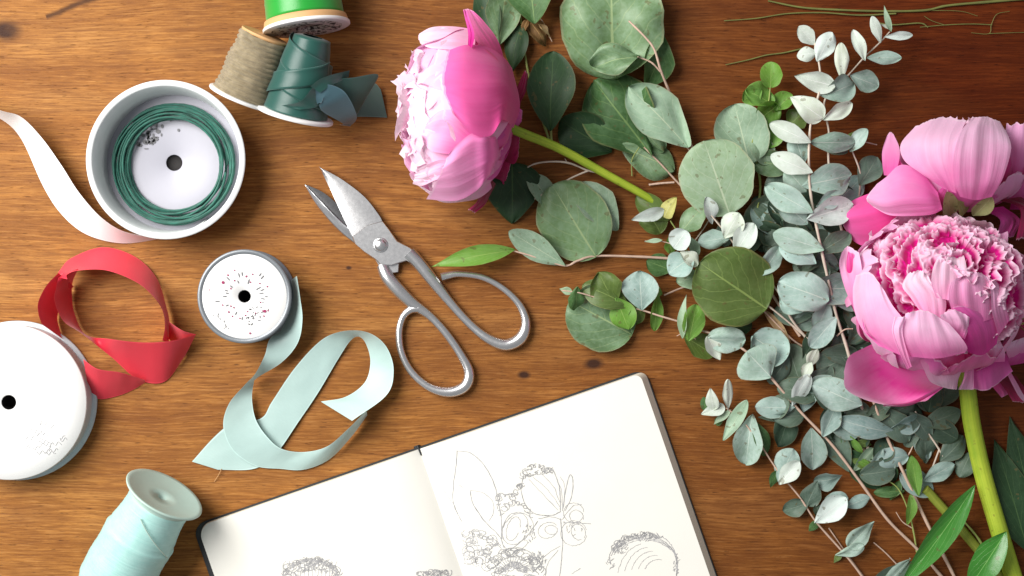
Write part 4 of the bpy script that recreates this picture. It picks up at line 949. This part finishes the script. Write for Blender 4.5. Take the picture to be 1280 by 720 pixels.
# ------------------------------------------------------------------ leafy branches
def branch(name, label, cat, group, org, stems, leaves, z=8):
    t = thing(name, label, cat, at(org[0], org[1], 0), group)
    for s_ in stems: stem(t, s_[0], s_[1], s_[2], s_[3] if len(s_) > 3 else 'twig', z)
    for l in leaves:
        o = dict(l[4]) if len(l) > 4 else {}
        zb = o.pop('zb', z + random.uniform(-1, 3))
        if 'roll' not in o: o['roll'] = random.uniform(-24, 24)
        o.setdefault('cup', random.choice((.1, .18, .28, .35, -.15))); o.setdefault('bend', random.uniform(-.03, .14)); o.setdefault('wav', random.uniform(.06, .16)); o.setdefault('twist', random.uniform(-30, 30))
        leaf(t, l[0], l[1], l[2], l[3], zb, **o)
    return t
G1 = 'round leaved eucalyptus sprigs'; G2 = 'blue grey eucalyptus sprigs'
# loose dark leaves and sprig behind the first peony
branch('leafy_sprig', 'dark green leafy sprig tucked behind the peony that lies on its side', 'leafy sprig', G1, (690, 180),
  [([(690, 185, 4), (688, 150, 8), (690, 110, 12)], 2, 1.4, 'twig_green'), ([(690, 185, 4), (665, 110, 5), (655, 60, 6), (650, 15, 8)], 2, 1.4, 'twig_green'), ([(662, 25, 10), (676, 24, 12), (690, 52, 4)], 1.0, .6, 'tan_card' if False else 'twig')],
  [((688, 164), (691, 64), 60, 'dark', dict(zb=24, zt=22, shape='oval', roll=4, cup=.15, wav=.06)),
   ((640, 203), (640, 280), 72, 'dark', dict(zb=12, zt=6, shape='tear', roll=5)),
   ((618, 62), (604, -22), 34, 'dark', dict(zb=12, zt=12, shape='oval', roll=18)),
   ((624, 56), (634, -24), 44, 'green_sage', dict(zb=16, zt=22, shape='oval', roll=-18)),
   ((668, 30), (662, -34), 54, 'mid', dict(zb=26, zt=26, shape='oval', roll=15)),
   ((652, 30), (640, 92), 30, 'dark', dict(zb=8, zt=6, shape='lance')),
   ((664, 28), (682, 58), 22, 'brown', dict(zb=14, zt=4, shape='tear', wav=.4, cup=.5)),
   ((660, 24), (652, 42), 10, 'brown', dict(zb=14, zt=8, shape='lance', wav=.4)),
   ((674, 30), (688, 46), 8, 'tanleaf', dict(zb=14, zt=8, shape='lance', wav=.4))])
branch('eucalyptus_sprig', 'eucalyptus sprig with one very large crinkled leaf reaching the top edge', 'eucalyptus sprig', G1, (905, 255),
  [([(905, 258, 8), (880, 208, 12), (868, 190, 14), (850, 148, 18), (838, 118, 22), (826, 88, 36), (818, 62, 44), (806, 46, 46), (786, 26, 46)], 2.2, 1.5, 'twig'), ([(826, 90, 36), (814, 78, 40), (797, 71, 42)], 1.4, 1.1, 'twig'),
   ([(868, 192, 14), (862, 188, 16), (856, 180, 20)], 1.4, 1.0, 'twig')],
  [((768, 99), (762, -36), 130, 'green_sage', dict(zb=10, zt=20, shape='round', roll=6, cup=.14, wav=.24, seed=5)),
   ((800, 70), (738, 84), 44, 'green_sage', dict(zb=30, zt=24, shape='egg', roll=-12, wav=.4, seed=8)),
   ((826, 40), (808, 108), 40, 'mid', dict(zb=16, zt=12, shape='oval', roll=24, wav=.1)),
   ((860, 185), (786, 108), 62, 'sage', dict(zb=24, zt=30, shape='oval', roll=-6, cup=.1, seed=11))])
branch('eucalyptus_sprig', 'crumpled dark eucalyptus leaves right of the thick peony stem, under the pale oval leaf', 'eucalyptus sprig', G1, (905, 285),
  [([(905, 285, 6), (852, 233, 8), (826, 205, 12), (805, 184, 17)], 1.8, 1.1, 'twig'), ([(843, 228, 8), (828, 229, 6), (811, 231, 4)], 1.6, 1.6, 'twig'), ([(790, 220, 5), (790, 200, 9), (799, 184, 15)], 1.0, .8, 'twig_green')],
  [((815, 195), (742, 100), 92, 'mid', dict(zb=14, zt=14, shape='egg', roll=8, wav=.45, cup=-.15, seed=21)),
   ((760, 112), (830, 190), 44, 'green_sage', dict(zb=10, zt=10, shape='oval', roll=-24, wav=.2, seed=22)),
   ((775, 180), (843, 214), 46, 'green_sage', dict(zb=6, zt=8, shape='egg', roll=14, wav=.2, seed=23)),
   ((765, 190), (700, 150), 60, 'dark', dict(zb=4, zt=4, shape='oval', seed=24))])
branch('eucalyptus_sprig', 'eucalyptus sprig pointing left, its narrow end leaf over a scissor handle', 'eucalyptus sprig', G1, (840, 322),
  [([(850, 324, 6), (800, 321, 8), (745, 320, 12), (722, 326, 14), (706, 332, 15), (672, 322, 16), (640, 313, 15)], 2.2, 1.2, 'twig')],
  [((707, 332), (636, 289), 33, 'sage', dict(zb=16, zt=18, shape='oval', roll=10, cup=.05, seed=31)),
   ((644, 312), (538, 334), 25, 'bright', dict(zb=16, zt=20, shape='lance', roll=-12, bend=.08, seed=32)),
   ((745, 321), (690, 231), 88, 'green_sage', dict(zb=14, zt=22, shape='round', roll=8, cup=-.2, wav=.08, seed=33)),
   ((772, 288), (718, 230), 46, 'sage', dict(zb=6, zt=8, shape='oval', roll=-12, seed=34)),
   ((840, 338), (808, 326), 30, 'mid', dict(zb=4, zt=4, shape='oval', seed=35))])
branch('twig', 'thin forked pinkish twig lying along the side peony stem', 'twig', None, (826, 262),
  [([(838, 268, 6), (805, 245, 10), (770, 222, 14), (735, 213, 16), (712, 204, 16), (690, 202, 15), (668, 205, 12), (652, 214, 8)], 2.0, 1.0, 'twig_pale'), ([(736, 213, 16), (715, 222, 15), (690, 236, 14), (668, 249, 14)], 1.4, 1.0, 'twig_pale'), ([(709, 204, 16), (706, 198, 17)], .8, .4, 'twig_pale')],
  [((655, 214), (690, 258), 30, 'sage', dict(zb=8, zt=6, shape='oval', roll=22, seed=41))])
branch('eucalyptus_sprig', 'eucalyptus sprig with two big round pale leaves and bright young tips pointing up', 'eucalyptus sprig', G1, (935, 310),
  [([(1000, 420, 6), (960, 360, 7), (930, 310, 8), (912, 262, 14), (905, 240, 18)], 2.2, 1.6, 'twig'), ([(935, 310, 8), (950, 240, 8), (945, 200, 10), (940, 180, 14), (950, 150, 18), (960, 130, 22), (963, 108, 26)], 2.0, 1.0, 'twig_green')],
  [((937, 205), (918, 130), 66, 'sage', dict(zb=12, zt=18, shape='round', roll=10, seed=52)),
   ((940, 200), (985, 210), 34, 'green_sage', dict(zb=8, zt=6, shape='round', roll=0)),
   ((912, 268), (880, 176), 92, 'sage', dict(zb=26, zt=36, shape='round', roll=4, cup=.08, wav=.05, seed=51)),
   ((940, 170), (962, 205), 30, 'sage', dict(zb=10, zt=10, shape='round', roll=8)),
   ((963, 110), (964, 77), 27, 'bright', dict(zb=26, zt=32, shape='round', roll=6)),
   ((952, 112), (928, 126), 24, 'bright', dict(zb=24, zt=26, shape='oval', roll=14, wav=.2)),
   ((966, 130), (932, 112), 30, 'bright', dict(zb=22, zt=30, shape='round', roll=-22, wav=.2)),
   ((972, 132), (946, 150), 34, 'bright', dict(zb=20, zt=22, shape='round', roll=26, wav=.2)),
   ((972, 145), (955, 185), 36, 'bright', dict(zb=14, zt=16, shape='oval', roll=-8, wav=.2)),
   ((968, 140), (990, 118), 22, 'bright', dict(zb=18, zt=20, shape='oval', roll=28)),
   ((985, 158), (1004, 140), 30, 'olive', dict(zb=8, zt=10, shape='oval')),
   ((935, 300), (985, 250), 60, 'shade_leaf', dict(zb=5, zt=6, shape='round', roll=0)),
   ((985, 310), (950, 270), 44, 'shade_leaf', dict(zb=4, zt=6, shape='oval', roll=0))])
branch('eucalyptus_sprig', 'small frosty eucalyptus tip of curled pale leaves at the end of the side peony stem', 'eucalyptus sprig', G2, (900, 345),
  [([(925, 380, 6), (880, 345, 8), (862, 320, 12), (850, 295, 16), (838, 276, 20)], 1.8, 1.0, 'twig_green'), ([(862, 318, 12), (846, 308, 18), (828, 302, 20), (806, 301, 18)], 1.0, .6, 'twig'), ([(862, 310, 14), (880, 285, 20), (890, 268, 24)], 1.2, .8, 'twig_pale')],
  [((836, 276), (796, 243), 30, 'olive', dict(zb=14, zt=6, shape='oval', roll=14)),
   ((826, 292), (806, 262), 34, 'olive', dict(zb=10, zt=8, shape='round', roll=-10)),
   ((830, 272), (846, 246), 19, 'yellow', dict(zb=22, zt=30, shape='tear', roll=25)),
   ((830, 262), (789, 275), 17, 'white_leaf', dict(zb=26, zt=30, shape='tear', roll=20)),
   ((842, 310), (858, 288), 28, 'white_leaf', dict(zb=28, zt=36, shape='round', roll=12)),
   ((828, 300), (805, 302), 6, 'twigleaf' if False else 'sage', dict(zb=24, zt=22, shape='lance')),
   ((868, 320), (836, 342), 34, 'silver', dict(zb=24, zt=26, shape='egg', roll=-16)),
   ((850, 315), (872, 332), 20, 'white_leaf', dict(zb=30, zt=26, shape='oval', roll=16)),
   ((850, 292), (880, 258), 28, 'green_sage', dict(zb=22, zt=30, shape='oval', roll=20)),
   ((890, 280), (882, 246), 19, 'white_leaf', dict(zb=28, zt=38, shape='oval', roll=-20)),
   ((862, 296), (872, 320), 14, 'sage', dict(zb=18, zt=14, shape='oval')),
   ((836, 296), (840, 318), 16, 'bright', dict(zb=14, zt=10, shape='oval')),
   ((880, 345), (845, 352), 26, 'sage', dict(zb=6, zt=6, shape='oval'))])
branch('eucalyptus_sprig', 'thin eucalyptus sprig with small silver paired leaves right of the big round leaf', 'eucalyptus sprig', G2, (1035, 435),
  [([(1060, 480, 6), (1020, 436, 10), (990, 400, 16), (975, 368, 20), (950, 340, 24), (928, 318, 28), (908, 292, 32), (888, 268, 34)], 2.0, 1.1, 'twig_pale')],
  [((914, 296), (872, 303), 24, 'silver', dict(zb=32, zt=26, shape='oval', roll=20)),
   ((905, 298), (924, 266), 30, 'white_leaf', dict(zb=34, zt=40, shape='egg', roll=8)),
   ((918, 318), (943, 279), 28, 'white_leaf', dict(zb=32, zt=38, shape='oval', roll=10)),
   ((950, 345), (974, 308), 25, 'silver', dict(zb=28, zt=32, shape='oval', roll=-10)),
   ((950, 345), (953, 364), 8, 'silver', dict(zb=24, zt=20, shape='lance')),
   ((975, 388), (990, 360), 22, 'silver', dict(zb=12, zt=14, shape='oval'))])
branch('eucalyptus_sprig', 'eucalyptus sprig carrying the dark green round leaf beside the silver foliage', 'eucalyptus sprig', G1, (1020, 440),
  [([(1024, 436, 12), (1000, 415, 14), (975, 394, 18), (957, 380, 22), (940, 368, 26)], 1.6, 1.2, 'twig_pale'), ([(1012, 438, 6), (990, 424, 8), (962, 396, 10), (950, 384, 10)], 1.4, 1.2, 'twig')],
  [((958, 386), (874, 328), 98, 'olive', dict(zb=24, zt=30, shape='round', roll=4, cup=.15, wav=.08, seed=71)),
   ((953, 386), (990, 430), 12, 'tanleaf', dict(zb=8, zt=10, shape='lance')),
   ((1000, 476), (985, 430), 34, 'shade_leaf', dict(zb=5, zt=6, shape='round')),
   ((905, 415), (940, 402), 26, 'dark', dict(zb=4, zt=5, shape='oval'))])
branch('eucalyptus_sprig', 'low eucalyptus sprig with a round leaf folded over at its left end, above the sketchbook', 'eucalyptus sprig', G1, (1150, 690),
  [([(1195, 742, 5), (1150, 690, 6), (1110, 650, 8), (1075, 602, 10), (1040, 556, 12), (1000, 514, 14), (962, 470, 18), (940, 446, 18), (925, 434, 17), (900, 420, 16), (880, 414, 16), (855, 404, 16), (825, 395, 17), (800, 387, 18), (775, 382, 22), (745, 372, 25), (724, 366, 26), (702, 363, 24)], 2.4, 1.0, 'twig'),
   ([(872, 356, 10), (852, 360, 10), (830, 369, 13)], 1.3, 1.2, 'twig'), ([(870, 424, 10), (856, 416, 8), (846, 420, 4)], .9, .5, 'twig')],
  [((790, 418), (712, 376), 84, 'green_sage', dict(zb=6, zt=10, shape='round', roll=-4, cup=.16, seed=81)),
   ((786, 384), (728, 356), 36, 'olive', dict(zb=20, zt=18, shape='oval', roll=-14, seed=82)),
   ((770, 378), (748, 340), 40, 'olive', dict(zb=16, zt=26, shape='oval', roll=18, seed=86)),
   ((770, 372), (786, 412), 34, 'bright', dict(zb=26, zt=18, shape='oval', roll=-10, seed=83)),
   ((798, 376), (792, 406), 22, 'olive', dict(zb=22, zt=8, shape='oval', roll=20)),
   ((722, 358), (717, 388), 20, 'mid', dict(zb=28, zt=18, shape='oval', roll=24)),
   ((716, 366), (699, 361), 10, 'sage', dict(zb=25, zt=24, shape='lance')),
   ((802, 388), (800, 338), 46, 'silver', dict(zb=18, zt=26, shape='egg', roll=8, seed=84)),
   ((822, 364), (818, 414), 17, 'bright', dict(zb=18, zt=8, shape='oval', roll=30, seed=85)),
   ((828, 368), (812, 362), 16, 'bright', dict(zb=18, zt=20, shape='oval')),
   ((860, 426), (870, 380), 30, 'bright', dict(zb=20, zt=30, shape='oval', roll=-16)),
   ((853, 424), (858, 368), 11, 'sage', dict(zb=22, zt=32, shape='lance', roll=30)),
   ((855, 420), (893, 444), 32, 'olive', dict(zb=8, zt=6, shape='oval', roll=12)),
   ((884, 424), (932, 424), 32, 'silver', dict(zb=17, zt=20, shape='round', roll=-10, wav=.2)),
   ((884, 420), (900, 450), 22, 'white_leaf', dict(zb=20, zt=16, shape='tear', roll=16)),
   ((940, 420), (982, 448), 48, 'silver', dict(zb=20, zt=18, shape='round', roll=0)),
   ((964, 472), (934, 440), 58, 'silver', dict(zb=24, zt=30, shape='egg', roll=10, cup=-.1, seed=88)),
   ((993, 510), (944, 509), 28, 'silver', dict(zb=16, zt=18, shape='oval', roll=-6, seed=89)),
   ((995, 512), (948, 522), 12, 'shade_leaf', dict(zb=10, zt=6, shape='lance', roll=40)),
   ((990, 508), (1012, 468), 22, 'white_leaf', dict(zb=18, zt=28, shape='oval', roll=-20)),
   ((1028, 546), (1046, 506), 26, 'silver', dict(zb=16, zt=22, shape='oval', roll=-10)),
   ((1014, 534), (1016, 587), 36, 'blue', dict(zb=14, zt=8, shape='egg', roll=8)),
   ((1062, 590), (1034, 530), 30, 'shade_leaf', dict(zb=6, zt=4, shape='oval'))])
branch('eucalyptus_sprig', 'slender eucalyptus sprig with small folded leaves, lowest on the bare wood beside the sketchbook', 'eucalyptus sprig', G2, (1070, 712),
  [([(1100, 752, 4), (1070, 710, 6), (1050, 686, 8), (1020, 652, 10), (1000, 622, 12), (972, 588, 14), (948, 552, 16), (928, 526, 18), (908, 510, 18)], 1.8, .9, 'twig'), ([(1085, 728, 3), (1064, 700, 3), (1036, 660, 3)], 1.2, 1.0, 'twig'), ([(1130, 715, 3), (1108, 692, 3), (1092, 678, 3)], 1.2, 1.0, 'twig')],
  [((906, 508), (876, 518), 16, 'white_leaf', dict(zb=18, zt=14, shape='tear', roll=-8)),
   ((892, 512), (888, 485), 16, 'white_leaf', dict(zb=18, zt=26, shape='tear', roll=22)),
   ((882, 516), (880, 496), 10, 'mid', dict(zb=8, zt=14, shape='oval', roll=22)),
   ((910, 513), (910, 474), 14, 'white_leaf', dict(zb=18, zt=30, shape='oval', roll=-24)),
   ((914, 512), (892, 531), 9, 'sage', dict(zb=16, zt=8, shape='lance')),
   ((902, 518), (896, 532), 10, 'mid', dict(zb=8, zt=3, shape='oval')),
   ((904, 551), (934, 500), 17, 'sage', dict(zb=12, zt=26, shape='oval', roll=22)),
   ((926, 518), (922, 504), 7, 'olive', dict(zb=18, zt=22, shape='lance')),
   ((940, 518), (932, 581), 36, 'silver', dict(zb=20, zt=6, shape='oval', roll=-14, fold=.25, seed=92)),
   ((940, 524), (956, 570), 22, 'mid', dict(zb=12, zt=5, shape='oval', roll=20)),
   ((972, 602), (992, 561), 32, 'silver', dict(zb=14, zt=20, shape='egg', roll=8)),
   ((974, 606), (999, 576), 22, 'white_leaf', dict(zb=20, zt=24, shape='oval', roll=14)),
   ((972, 588), (963, 610), 14, 'mid', dict(zb=12, zt=4, shape='tear', roll=18)),
   ((1012, 628), (978, 638), 24, 'shade_leaf', dict(zb=10, zt=4, shape='oval', roll=0)),
   ((1008, 632), (1022, 601), 26, 'shade_leaf', dict(zb=10, zt=14, shape='tear', roll=0)),
   ((1018, 654), (1058, 622), 30, 'white_leaf', dict(zb=16, zt=20, shape='egg', roll=8, seed=94)),
   ((1030, 632), (1060, 622), 26, 'silver', dict(zb=12, zt=12, shape='round', roll=0)),
   ((1056, 634), (1087, 621), 17, 'silver', dict(zb=14, zt=10, shape='oval', roll=5)),
   ((1022, 652), (1011, 664), 12, 'mid', dict(zb=10, zt=4, shape='tear', roll=10)),
   ((1020, 648), (1022, 630), 14, 'shade_leaf', dict(zb=14, zt=10, shape='oval')),
   ((1060, 684), (1093, 652), 26, 'silver', dict(zb=14, zt=16, shape='tear', roll=-10)),
   ((1080, 682), (1044, 694), 16, 'silver', dict(zb=15, zt=6, shape='tear', roll=14)),
   ((1052, 690), (1042, 704), 8, 'olive', dict(zb=6, zt=2, shape='lance'))])
branch('eucalyptus_sprig', 'frosted grey eucalyptus branch standing tallest of the bundle, white tips near the top edge', 'eucalyptus sprig', G2, (1085, 560),
  [([(1085, 562, 6), (1076, 505, 12), (1060, 440, 22), (1046, 396, 30), (1034, 345, 38), (1022, 290, 44), (1013, 240, 48), (1011, 195, 50), (1014, 150, 50), (1024, 115, 46), (1025, 88, 42), (1018, 52, 38)], 2.6, 1.4, 'twig_pale'),
   ([(1046, 420, 26), (1056, 412, 30), (1066, 411, 30)], 1.2, .8, 'twig')],
  [((1018, 56), (998, 33), 20, 'white_leaf', dict(zb=38, zt=42, roll=8)),
   ((1021, 77), (1040, 40), 25, 'white_leaf', dict(zb=42, zt=48, roll=8)),
   ((1022, 66), (996, 70), 19, 'white_leaf', dict(zb=40, zt=36, roll=-6)),
   ((1044, 108), (993, 95), 26, 'white_leaf', dict(zb=50, zt=46, shape='tear', roll=6)),
   ((1026, 120), (1068, 104), 34, 'blue', dict(zb=44, zt=36, shape='egg', roll=-10)),
   ((1029, 148), (988, 121), 30, 'white_leaf', dict(zb=52, zt=50, shape='tear', roll=6)),
   ((1028, 150), (1065, 129), 19, 'white_leaf', dict(zb=50, zt=44, roll=-10)),
   ((1014, 178), (962, 154), 23, 'white_leaf', dict(zb=54, zt=46, roll=12)),
   ((1004, 206), (992, 168), 28, 'silver', dict(zb=40, zt=44, shape='oval', roll=0)),
   ((1012, 178), (1068, 178), 26, 'blue', dict(zb=48, zt=40, shape='oval', roll=-8)),
   ((1020, 176), (1060, 190), 16, 'shade_leaf', dict(zb=38, zt=30, shape='oval')),
   ((1016, 216), (963, 194), 25, 'white_leaf', dict(zb=54, zt=46, roll=10)),
   ((1008, 240), (982, 212), 36, 'silver', dict(zb=40, zt=40, shape='oval', roll=0)),
   ((1002, 233), (1064, 218), 40, 'blue', dict(zb=46, zt=40, shape='egg', roll=-4)),
   ((1016, 266), (956, 232), 32, 'silver', dict(zb=54, zt=46, shape='oval', roll=12)),
   ((1010, 280), (970, 250), 34, 'silver', dict(zb=40, zt=36, shape='oval', roll=-4)),
   ((1008, 274), (1066, 256), 36, 'white_leaf', dict(zb=50, zt=44, shape='egg', roll=-8)),
   ((1020, 258), (1052, 242), 22, 'silver', dict(zb=54, zt=46, shape='oval')),
   ((1030, 312), (966, 292), 32, 'silver', dict(zb=48, zt=42, shape='oval', roll=10)),
   ((1020, 330), (974, 305), 30, 'silver', dict(zb=36, zt=32, shape='oval', roll=-4)),
   ((1024, 316), (1062, 292), 26, 'shade_leaf', dict(zb=40, zt=34, shape='oval', roll=0)),
   ((1012, 290), (1002, 340), 26, 'shade_leaf', dict(zb=26, zt=18, shape='oval', roll=0)),
   ((1036, 376), (973, 352), 48, 'silver', dict(zb=42, zt=36, shape='round', roll=4, seed=121)),
   ((1018, 362), (1070, 360), 40, 'blue', dict(zb=38, zt=32, shape='round', roll=-4)),
   ((1004, 390), (976, 372), 26, 'silver', dict(zb=26, zt=22, shape='oval')),
   ((1042, 378), (1086, 372), 30, 'silver', dict(zb=30, zt=26, shape='oval', roll=-6)),
   ((1036, 378), (1020, 414), 26, 'silver', dict(zb=34, zt=22, shape='oval', roll=8)),
   ((1046, 396), (1012, 434), 28, 'silver', dict(zb=30, zt=20, shape='oval', roll=-8)),
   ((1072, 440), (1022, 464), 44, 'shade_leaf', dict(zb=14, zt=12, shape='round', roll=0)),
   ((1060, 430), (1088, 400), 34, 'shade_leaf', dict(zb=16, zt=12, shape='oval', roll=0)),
   ((1078, 506), (1014, 480), 40, 'silver', dict(zb=24, zt=20, shape='oval', roll=4, seed=123)),
   ((1040, 470), (1006, 488), 22, 'silver', dict(zb=18, zt=14, shape='oval', roll=10)),
   ((1022, 436), (1008, 462), 16, 'white_leaf', dict(zb=24, zt=18, shape='lance', roll=18)),
   ((1015, 452), (1003, 474), 14, 'white_leaf', dict(zb=22, zt=18, shape='lance', roll=-18))])
branch('eucalyptus_sprig', 'narrow leaved eucalyptus tip leaning right at the top, with paired slender white leaves', 'eucalyptus sprig', G2, (1040, 210),
  [([(1085, 420, 6), (1062, 330, 16), (1046, 260, 24), (1036, 205, 34), (1036, 165, 38), (1030, 130, 42), (1042, 110, 42), (1060, 94, 40), (1080, 72, 36), (1098, 55, 32), (1112, 40, 30)], 2.0, 1.0, 'twig_pale'), ([(1074, 245, 12), (1075, 215, 22), (1062, 180, 30), (1068, 175, 32), (1096, 181, 20)], 1.4, .8, 'twig_pale')],
  [((1052, 99), (1051, 53), 18, 'white_leaf', dict(zb=42, zt=46, roll=4)),
   ((1062, 94), (1098, 108), 28, 'blue', dict(zb=40, zt=32, roll=-4)),
   ((1081, 76), (1066, 37), 15, 'white_leaf', dict(zb=38, zt=44, roll=6)),
   ((1083, 72), (1127, 72), 17, 'silver', dict(zb=38, zt=34, roll=-6)),
   ((1101, 54), (1090, 20), 13, 'white_leaf', dict(zb=34, zt=40, roll=6)),
   ((1105, 46), (1141, 44), 11, 'white_leaf', dict(zb=34, zt=30, roll=-6)),
   ((1114, 40), (1105, 6), 7, 'sage', dict(zb=30, zt=40, shape='lance', bend=.1)),
   ((1116, 36), (1100, 30), 5, 'white_leaf', dict(zb=30, zt=34, shape='lance')),
   ((1062, 190), (1084, 161), 18, 'silver', dict(zb=34, zt=42, shape='oval', roll=20)),
   ((1074, 232), (1096, 196), 32, 'shade_leaf', dict(zb=20, zt=14, shape='oval', roll=0)),
   ((1052, 180), (1076, 162), 10, 'olive', dict(zb=22, zt=20, shape='lance'))])
branch('eucalyptus_sprig', 'shaded grey eucalyptus stems under the large peony, with small green shoots below it', 'eucalyptus sprig', G2, (1180, 700),
  [([(1205, 748, 5), (1190, 715, 6), (1160, 656, 8), (1130, 592, 10), (1108, 545, 12), (1094, 508, 14), (1080, 470, 16)], 2.6, 2.0, 'twig'), ([(1185, 585, 6), (1174, 562, 10), (1158, 538, 10), (1144, 514, 10)], 1.6, 1.2, 'twig_pale'), ([(1160, 600, 4), (1174, 562, 10)], 1.6, 1.2, 'twig_pale'), ([(1128, 580, 6), (1140, 560, 8), (1148, 530, 8)], 1.2, 1.0, 'twig'),
   ([(1190, 583, 6), (1205, 586, 5), (1212, 592, 4)], 1.2, 1.0, 'twig'), ([(1146, 690, 4), (1142, 665, 6), (1136, 640, 8), (1122, 610, 10), (1100, 596, 10)], 1.4, .9, 'twig_green'), ([(1140, 660, 5), (1128, 652, 6), (1120, 640, 6)], 1.0, .6, 'twig')],
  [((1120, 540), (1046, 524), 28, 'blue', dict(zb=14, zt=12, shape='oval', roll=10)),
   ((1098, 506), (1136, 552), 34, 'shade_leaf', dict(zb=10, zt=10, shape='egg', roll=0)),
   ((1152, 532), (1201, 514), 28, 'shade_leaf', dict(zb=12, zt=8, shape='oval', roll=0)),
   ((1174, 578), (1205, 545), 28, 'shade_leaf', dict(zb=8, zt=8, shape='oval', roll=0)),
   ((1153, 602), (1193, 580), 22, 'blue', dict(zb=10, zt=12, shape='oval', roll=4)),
   ((1148, 620), (1139, 569), 18, 'bright', dict(zb=12, zt=20, shape='oval', roll=12)),
   ((1134, 656), (1138, 618), 14, 'bright', dict(zb=10, zt=14, shape='oval', roll=-12)),
   ((1131, 614), (1092, 616), 14, 'mid', dict(zb=6, zt=4, shape='oval')),
   ((1100, 590), (1060, 572), 14, 'olive', dict(zb=10, zt=6, shape='lance')),
   ((1092, 560), (1066, 590), 18, 'sage', dict(zb=12, zt=6, shape='tear', roll=20)),
   ((1070, 575), (1092, 585), 10, 'bright', dict(zb=10, zt=10, shape='lance')),
   ((1068, 560), (1052, 546), 14, 'mid', dict(zb=8, zt=10, shape='oval')),
   ((1078, 566), (1062, 544), 9, 'bright', dict(zb=10, zt=14, shape='lance')),
   ((1070, 552), (1090, 556), 10, 'olive', dict(zb=8, zt=8, shape='lance')),
   ((1108, 600), (1088, 592), 10, 'sage', dict(zb=10, zt=8, shape='oval')),
   ((1118, 590), (1110, 570), 10, 'blue', dict(zb=8, zt=10, shape='oval')),
   ((1125, 600), (1112, 626), 14, 'mid', dict(zb=6, zt=3, shape='lance')),
   ((1090, 570), (1120, 600), 26, 'dark', dict(zb=4, zt=3, shape='oval')), ((1055, 560), (1100, 610), 34, 'dark', dict(zb=3, zt=2, shape='oval')),
   ((1140, 702), (1085, 745), 36, 'shade_leaf', dict(zb=12, zt=8, shape='oval', roll=0)),
   ((1138, 698), (1095, 740), 20, 'silver', dict(zb=15, zt=12, shape='lance', roll=10))])

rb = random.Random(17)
under = []  # extra leaves added to darken the gaps, shade carried by their colour
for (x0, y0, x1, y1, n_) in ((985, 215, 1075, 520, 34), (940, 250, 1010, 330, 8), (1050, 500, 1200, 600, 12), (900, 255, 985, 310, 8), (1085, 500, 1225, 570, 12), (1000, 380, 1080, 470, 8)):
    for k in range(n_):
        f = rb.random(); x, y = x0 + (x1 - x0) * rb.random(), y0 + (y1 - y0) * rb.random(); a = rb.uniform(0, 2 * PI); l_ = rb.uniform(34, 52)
        under.append(((x, y), (x + l_ * math.cos(a), y + l_ * math.sin(a)), l_ * rb.uniform(.6, .8), rb.choice(('shade_leaf', 'shade_leaf', 'shade_fill', 'blue')), dict(zb=rb.uniform(3, 16), zt=rb.uniform(2, 12), shape=rb.choice(('oval', 'round', 'egg')), roll=rb.uniform(-30, 30))))
branch('eucalyptus_sprig', 'added dark eucalyptus leaves standing in for deep shade on the wood under the frosted branches', 'eucalyptus sprig', G2, (1060, 560),
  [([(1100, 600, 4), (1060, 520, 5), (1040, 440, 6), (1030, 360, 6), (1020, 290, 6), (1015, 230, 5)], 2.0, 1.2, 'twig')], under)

# ------------------------------------------------------------------ dry grass stems, top right
for lab, pts, r0, r1, tw in (
    ('long olive grass stem running along the top edge, thickest of the dry stems', [(960, 1), (1000, 9), (1040, 12), (1100, 14), (1155, 13), (1185, 7), (1240, 2), (1300, -3)], 1.6, 2.4, [[(1160, 13), (1200, 14), (1222, 20)]]),
    ('pale dry grass stem with a tapering left tip just under the top edge', [(905, 26), (945, 23), (985, 17), (1030, 16), (1075, 19), (1120, 17)], .9, 1.5, []),
    ('short kinked dry grass stem left of the frosted eucalyptus tip', [(907, 81), (935, 75), (958, 69), (980, 66), (1002, 61)], .9, 1.4, []),
    ('tan dry grass bit crossing behind the narrow eucalyptus tip', [(1096, 29), (1118, 31), (1150, 29), (1160, 34)], 1.6, 1.0, []),
    ('fine branching dry grass stem at the right, below the olive stem', [(1150, 34), (1185, 31), (1215, 30), (1240, 31)], .7, .8, [[(1180, 31), (1165, 26), (1155, 20)], [(1239, 31), (1246, 18), (1262, 14)], [(1239, 31), (1236, 42), (1214, 41)], [(1236, 42), (1262, 41), (1300, 40)]])):
    t = thing('dry_grass_stem', lab, 'grass stem', at(pts[0][0], pts[0][1]), 'dry grass stems along the top right')
    stem(t, pts, r0 * .75, r1 * .75, 'grass', 2.5)
    for q in tw: stem(t, q, .45, .3, 'grass', 2, name='side_shoot')

# ------------------------------------------------------------------ light, world, camera
w = bpy.data.worlds.new('World'); scene.world = w; w.use_nodes = True
bg = w.node_tree.nodes['Background']; bg.inputs[0].default_value = (.95, .97, 1.0, 1); bg.inputs[1].default_value = .29
def lamp(name, loc, target, size, power, colr):
    ld = bpy.data.lights.new(name, 'AREA'); ld.shape = 'RECTANGLE'; ld.size = size[0]; ld.size_y = size[1]; ld.energy = power; ld.color = colr
    o = bpy.data.objects.new(name, ld); col.objects.link(o); o.location = loc
    o.rotation_euler = (Vector(target) - Vector(loc)).to_track_quat('-Z', 'Y').to_euler(); return o
lamp('window_light', (-.85, .42, .95), (.0, .0, 0), (.90, .90), 36, (1.0, .97, .93))
cd = bpy.data.cameras.new('camera'); cam = bpy.data.objects.new('camera', cd); col.objects.link(cam)
cam.location = (0, 0, H * S); cam.rotation_euler = (0, 0, 0)
cd.sensor_width = 36; cd.lens = 36 * (H * S) / (1280 * S); cd.clip_start = .01; cd.clip_end = 20
scene.camera = cam
scene.view_settings.view_transform = 'Standard'; scene.view_settings.look = 'None'; scene.view_settings.exposure = 0; scene.view_settings.gamma = 1
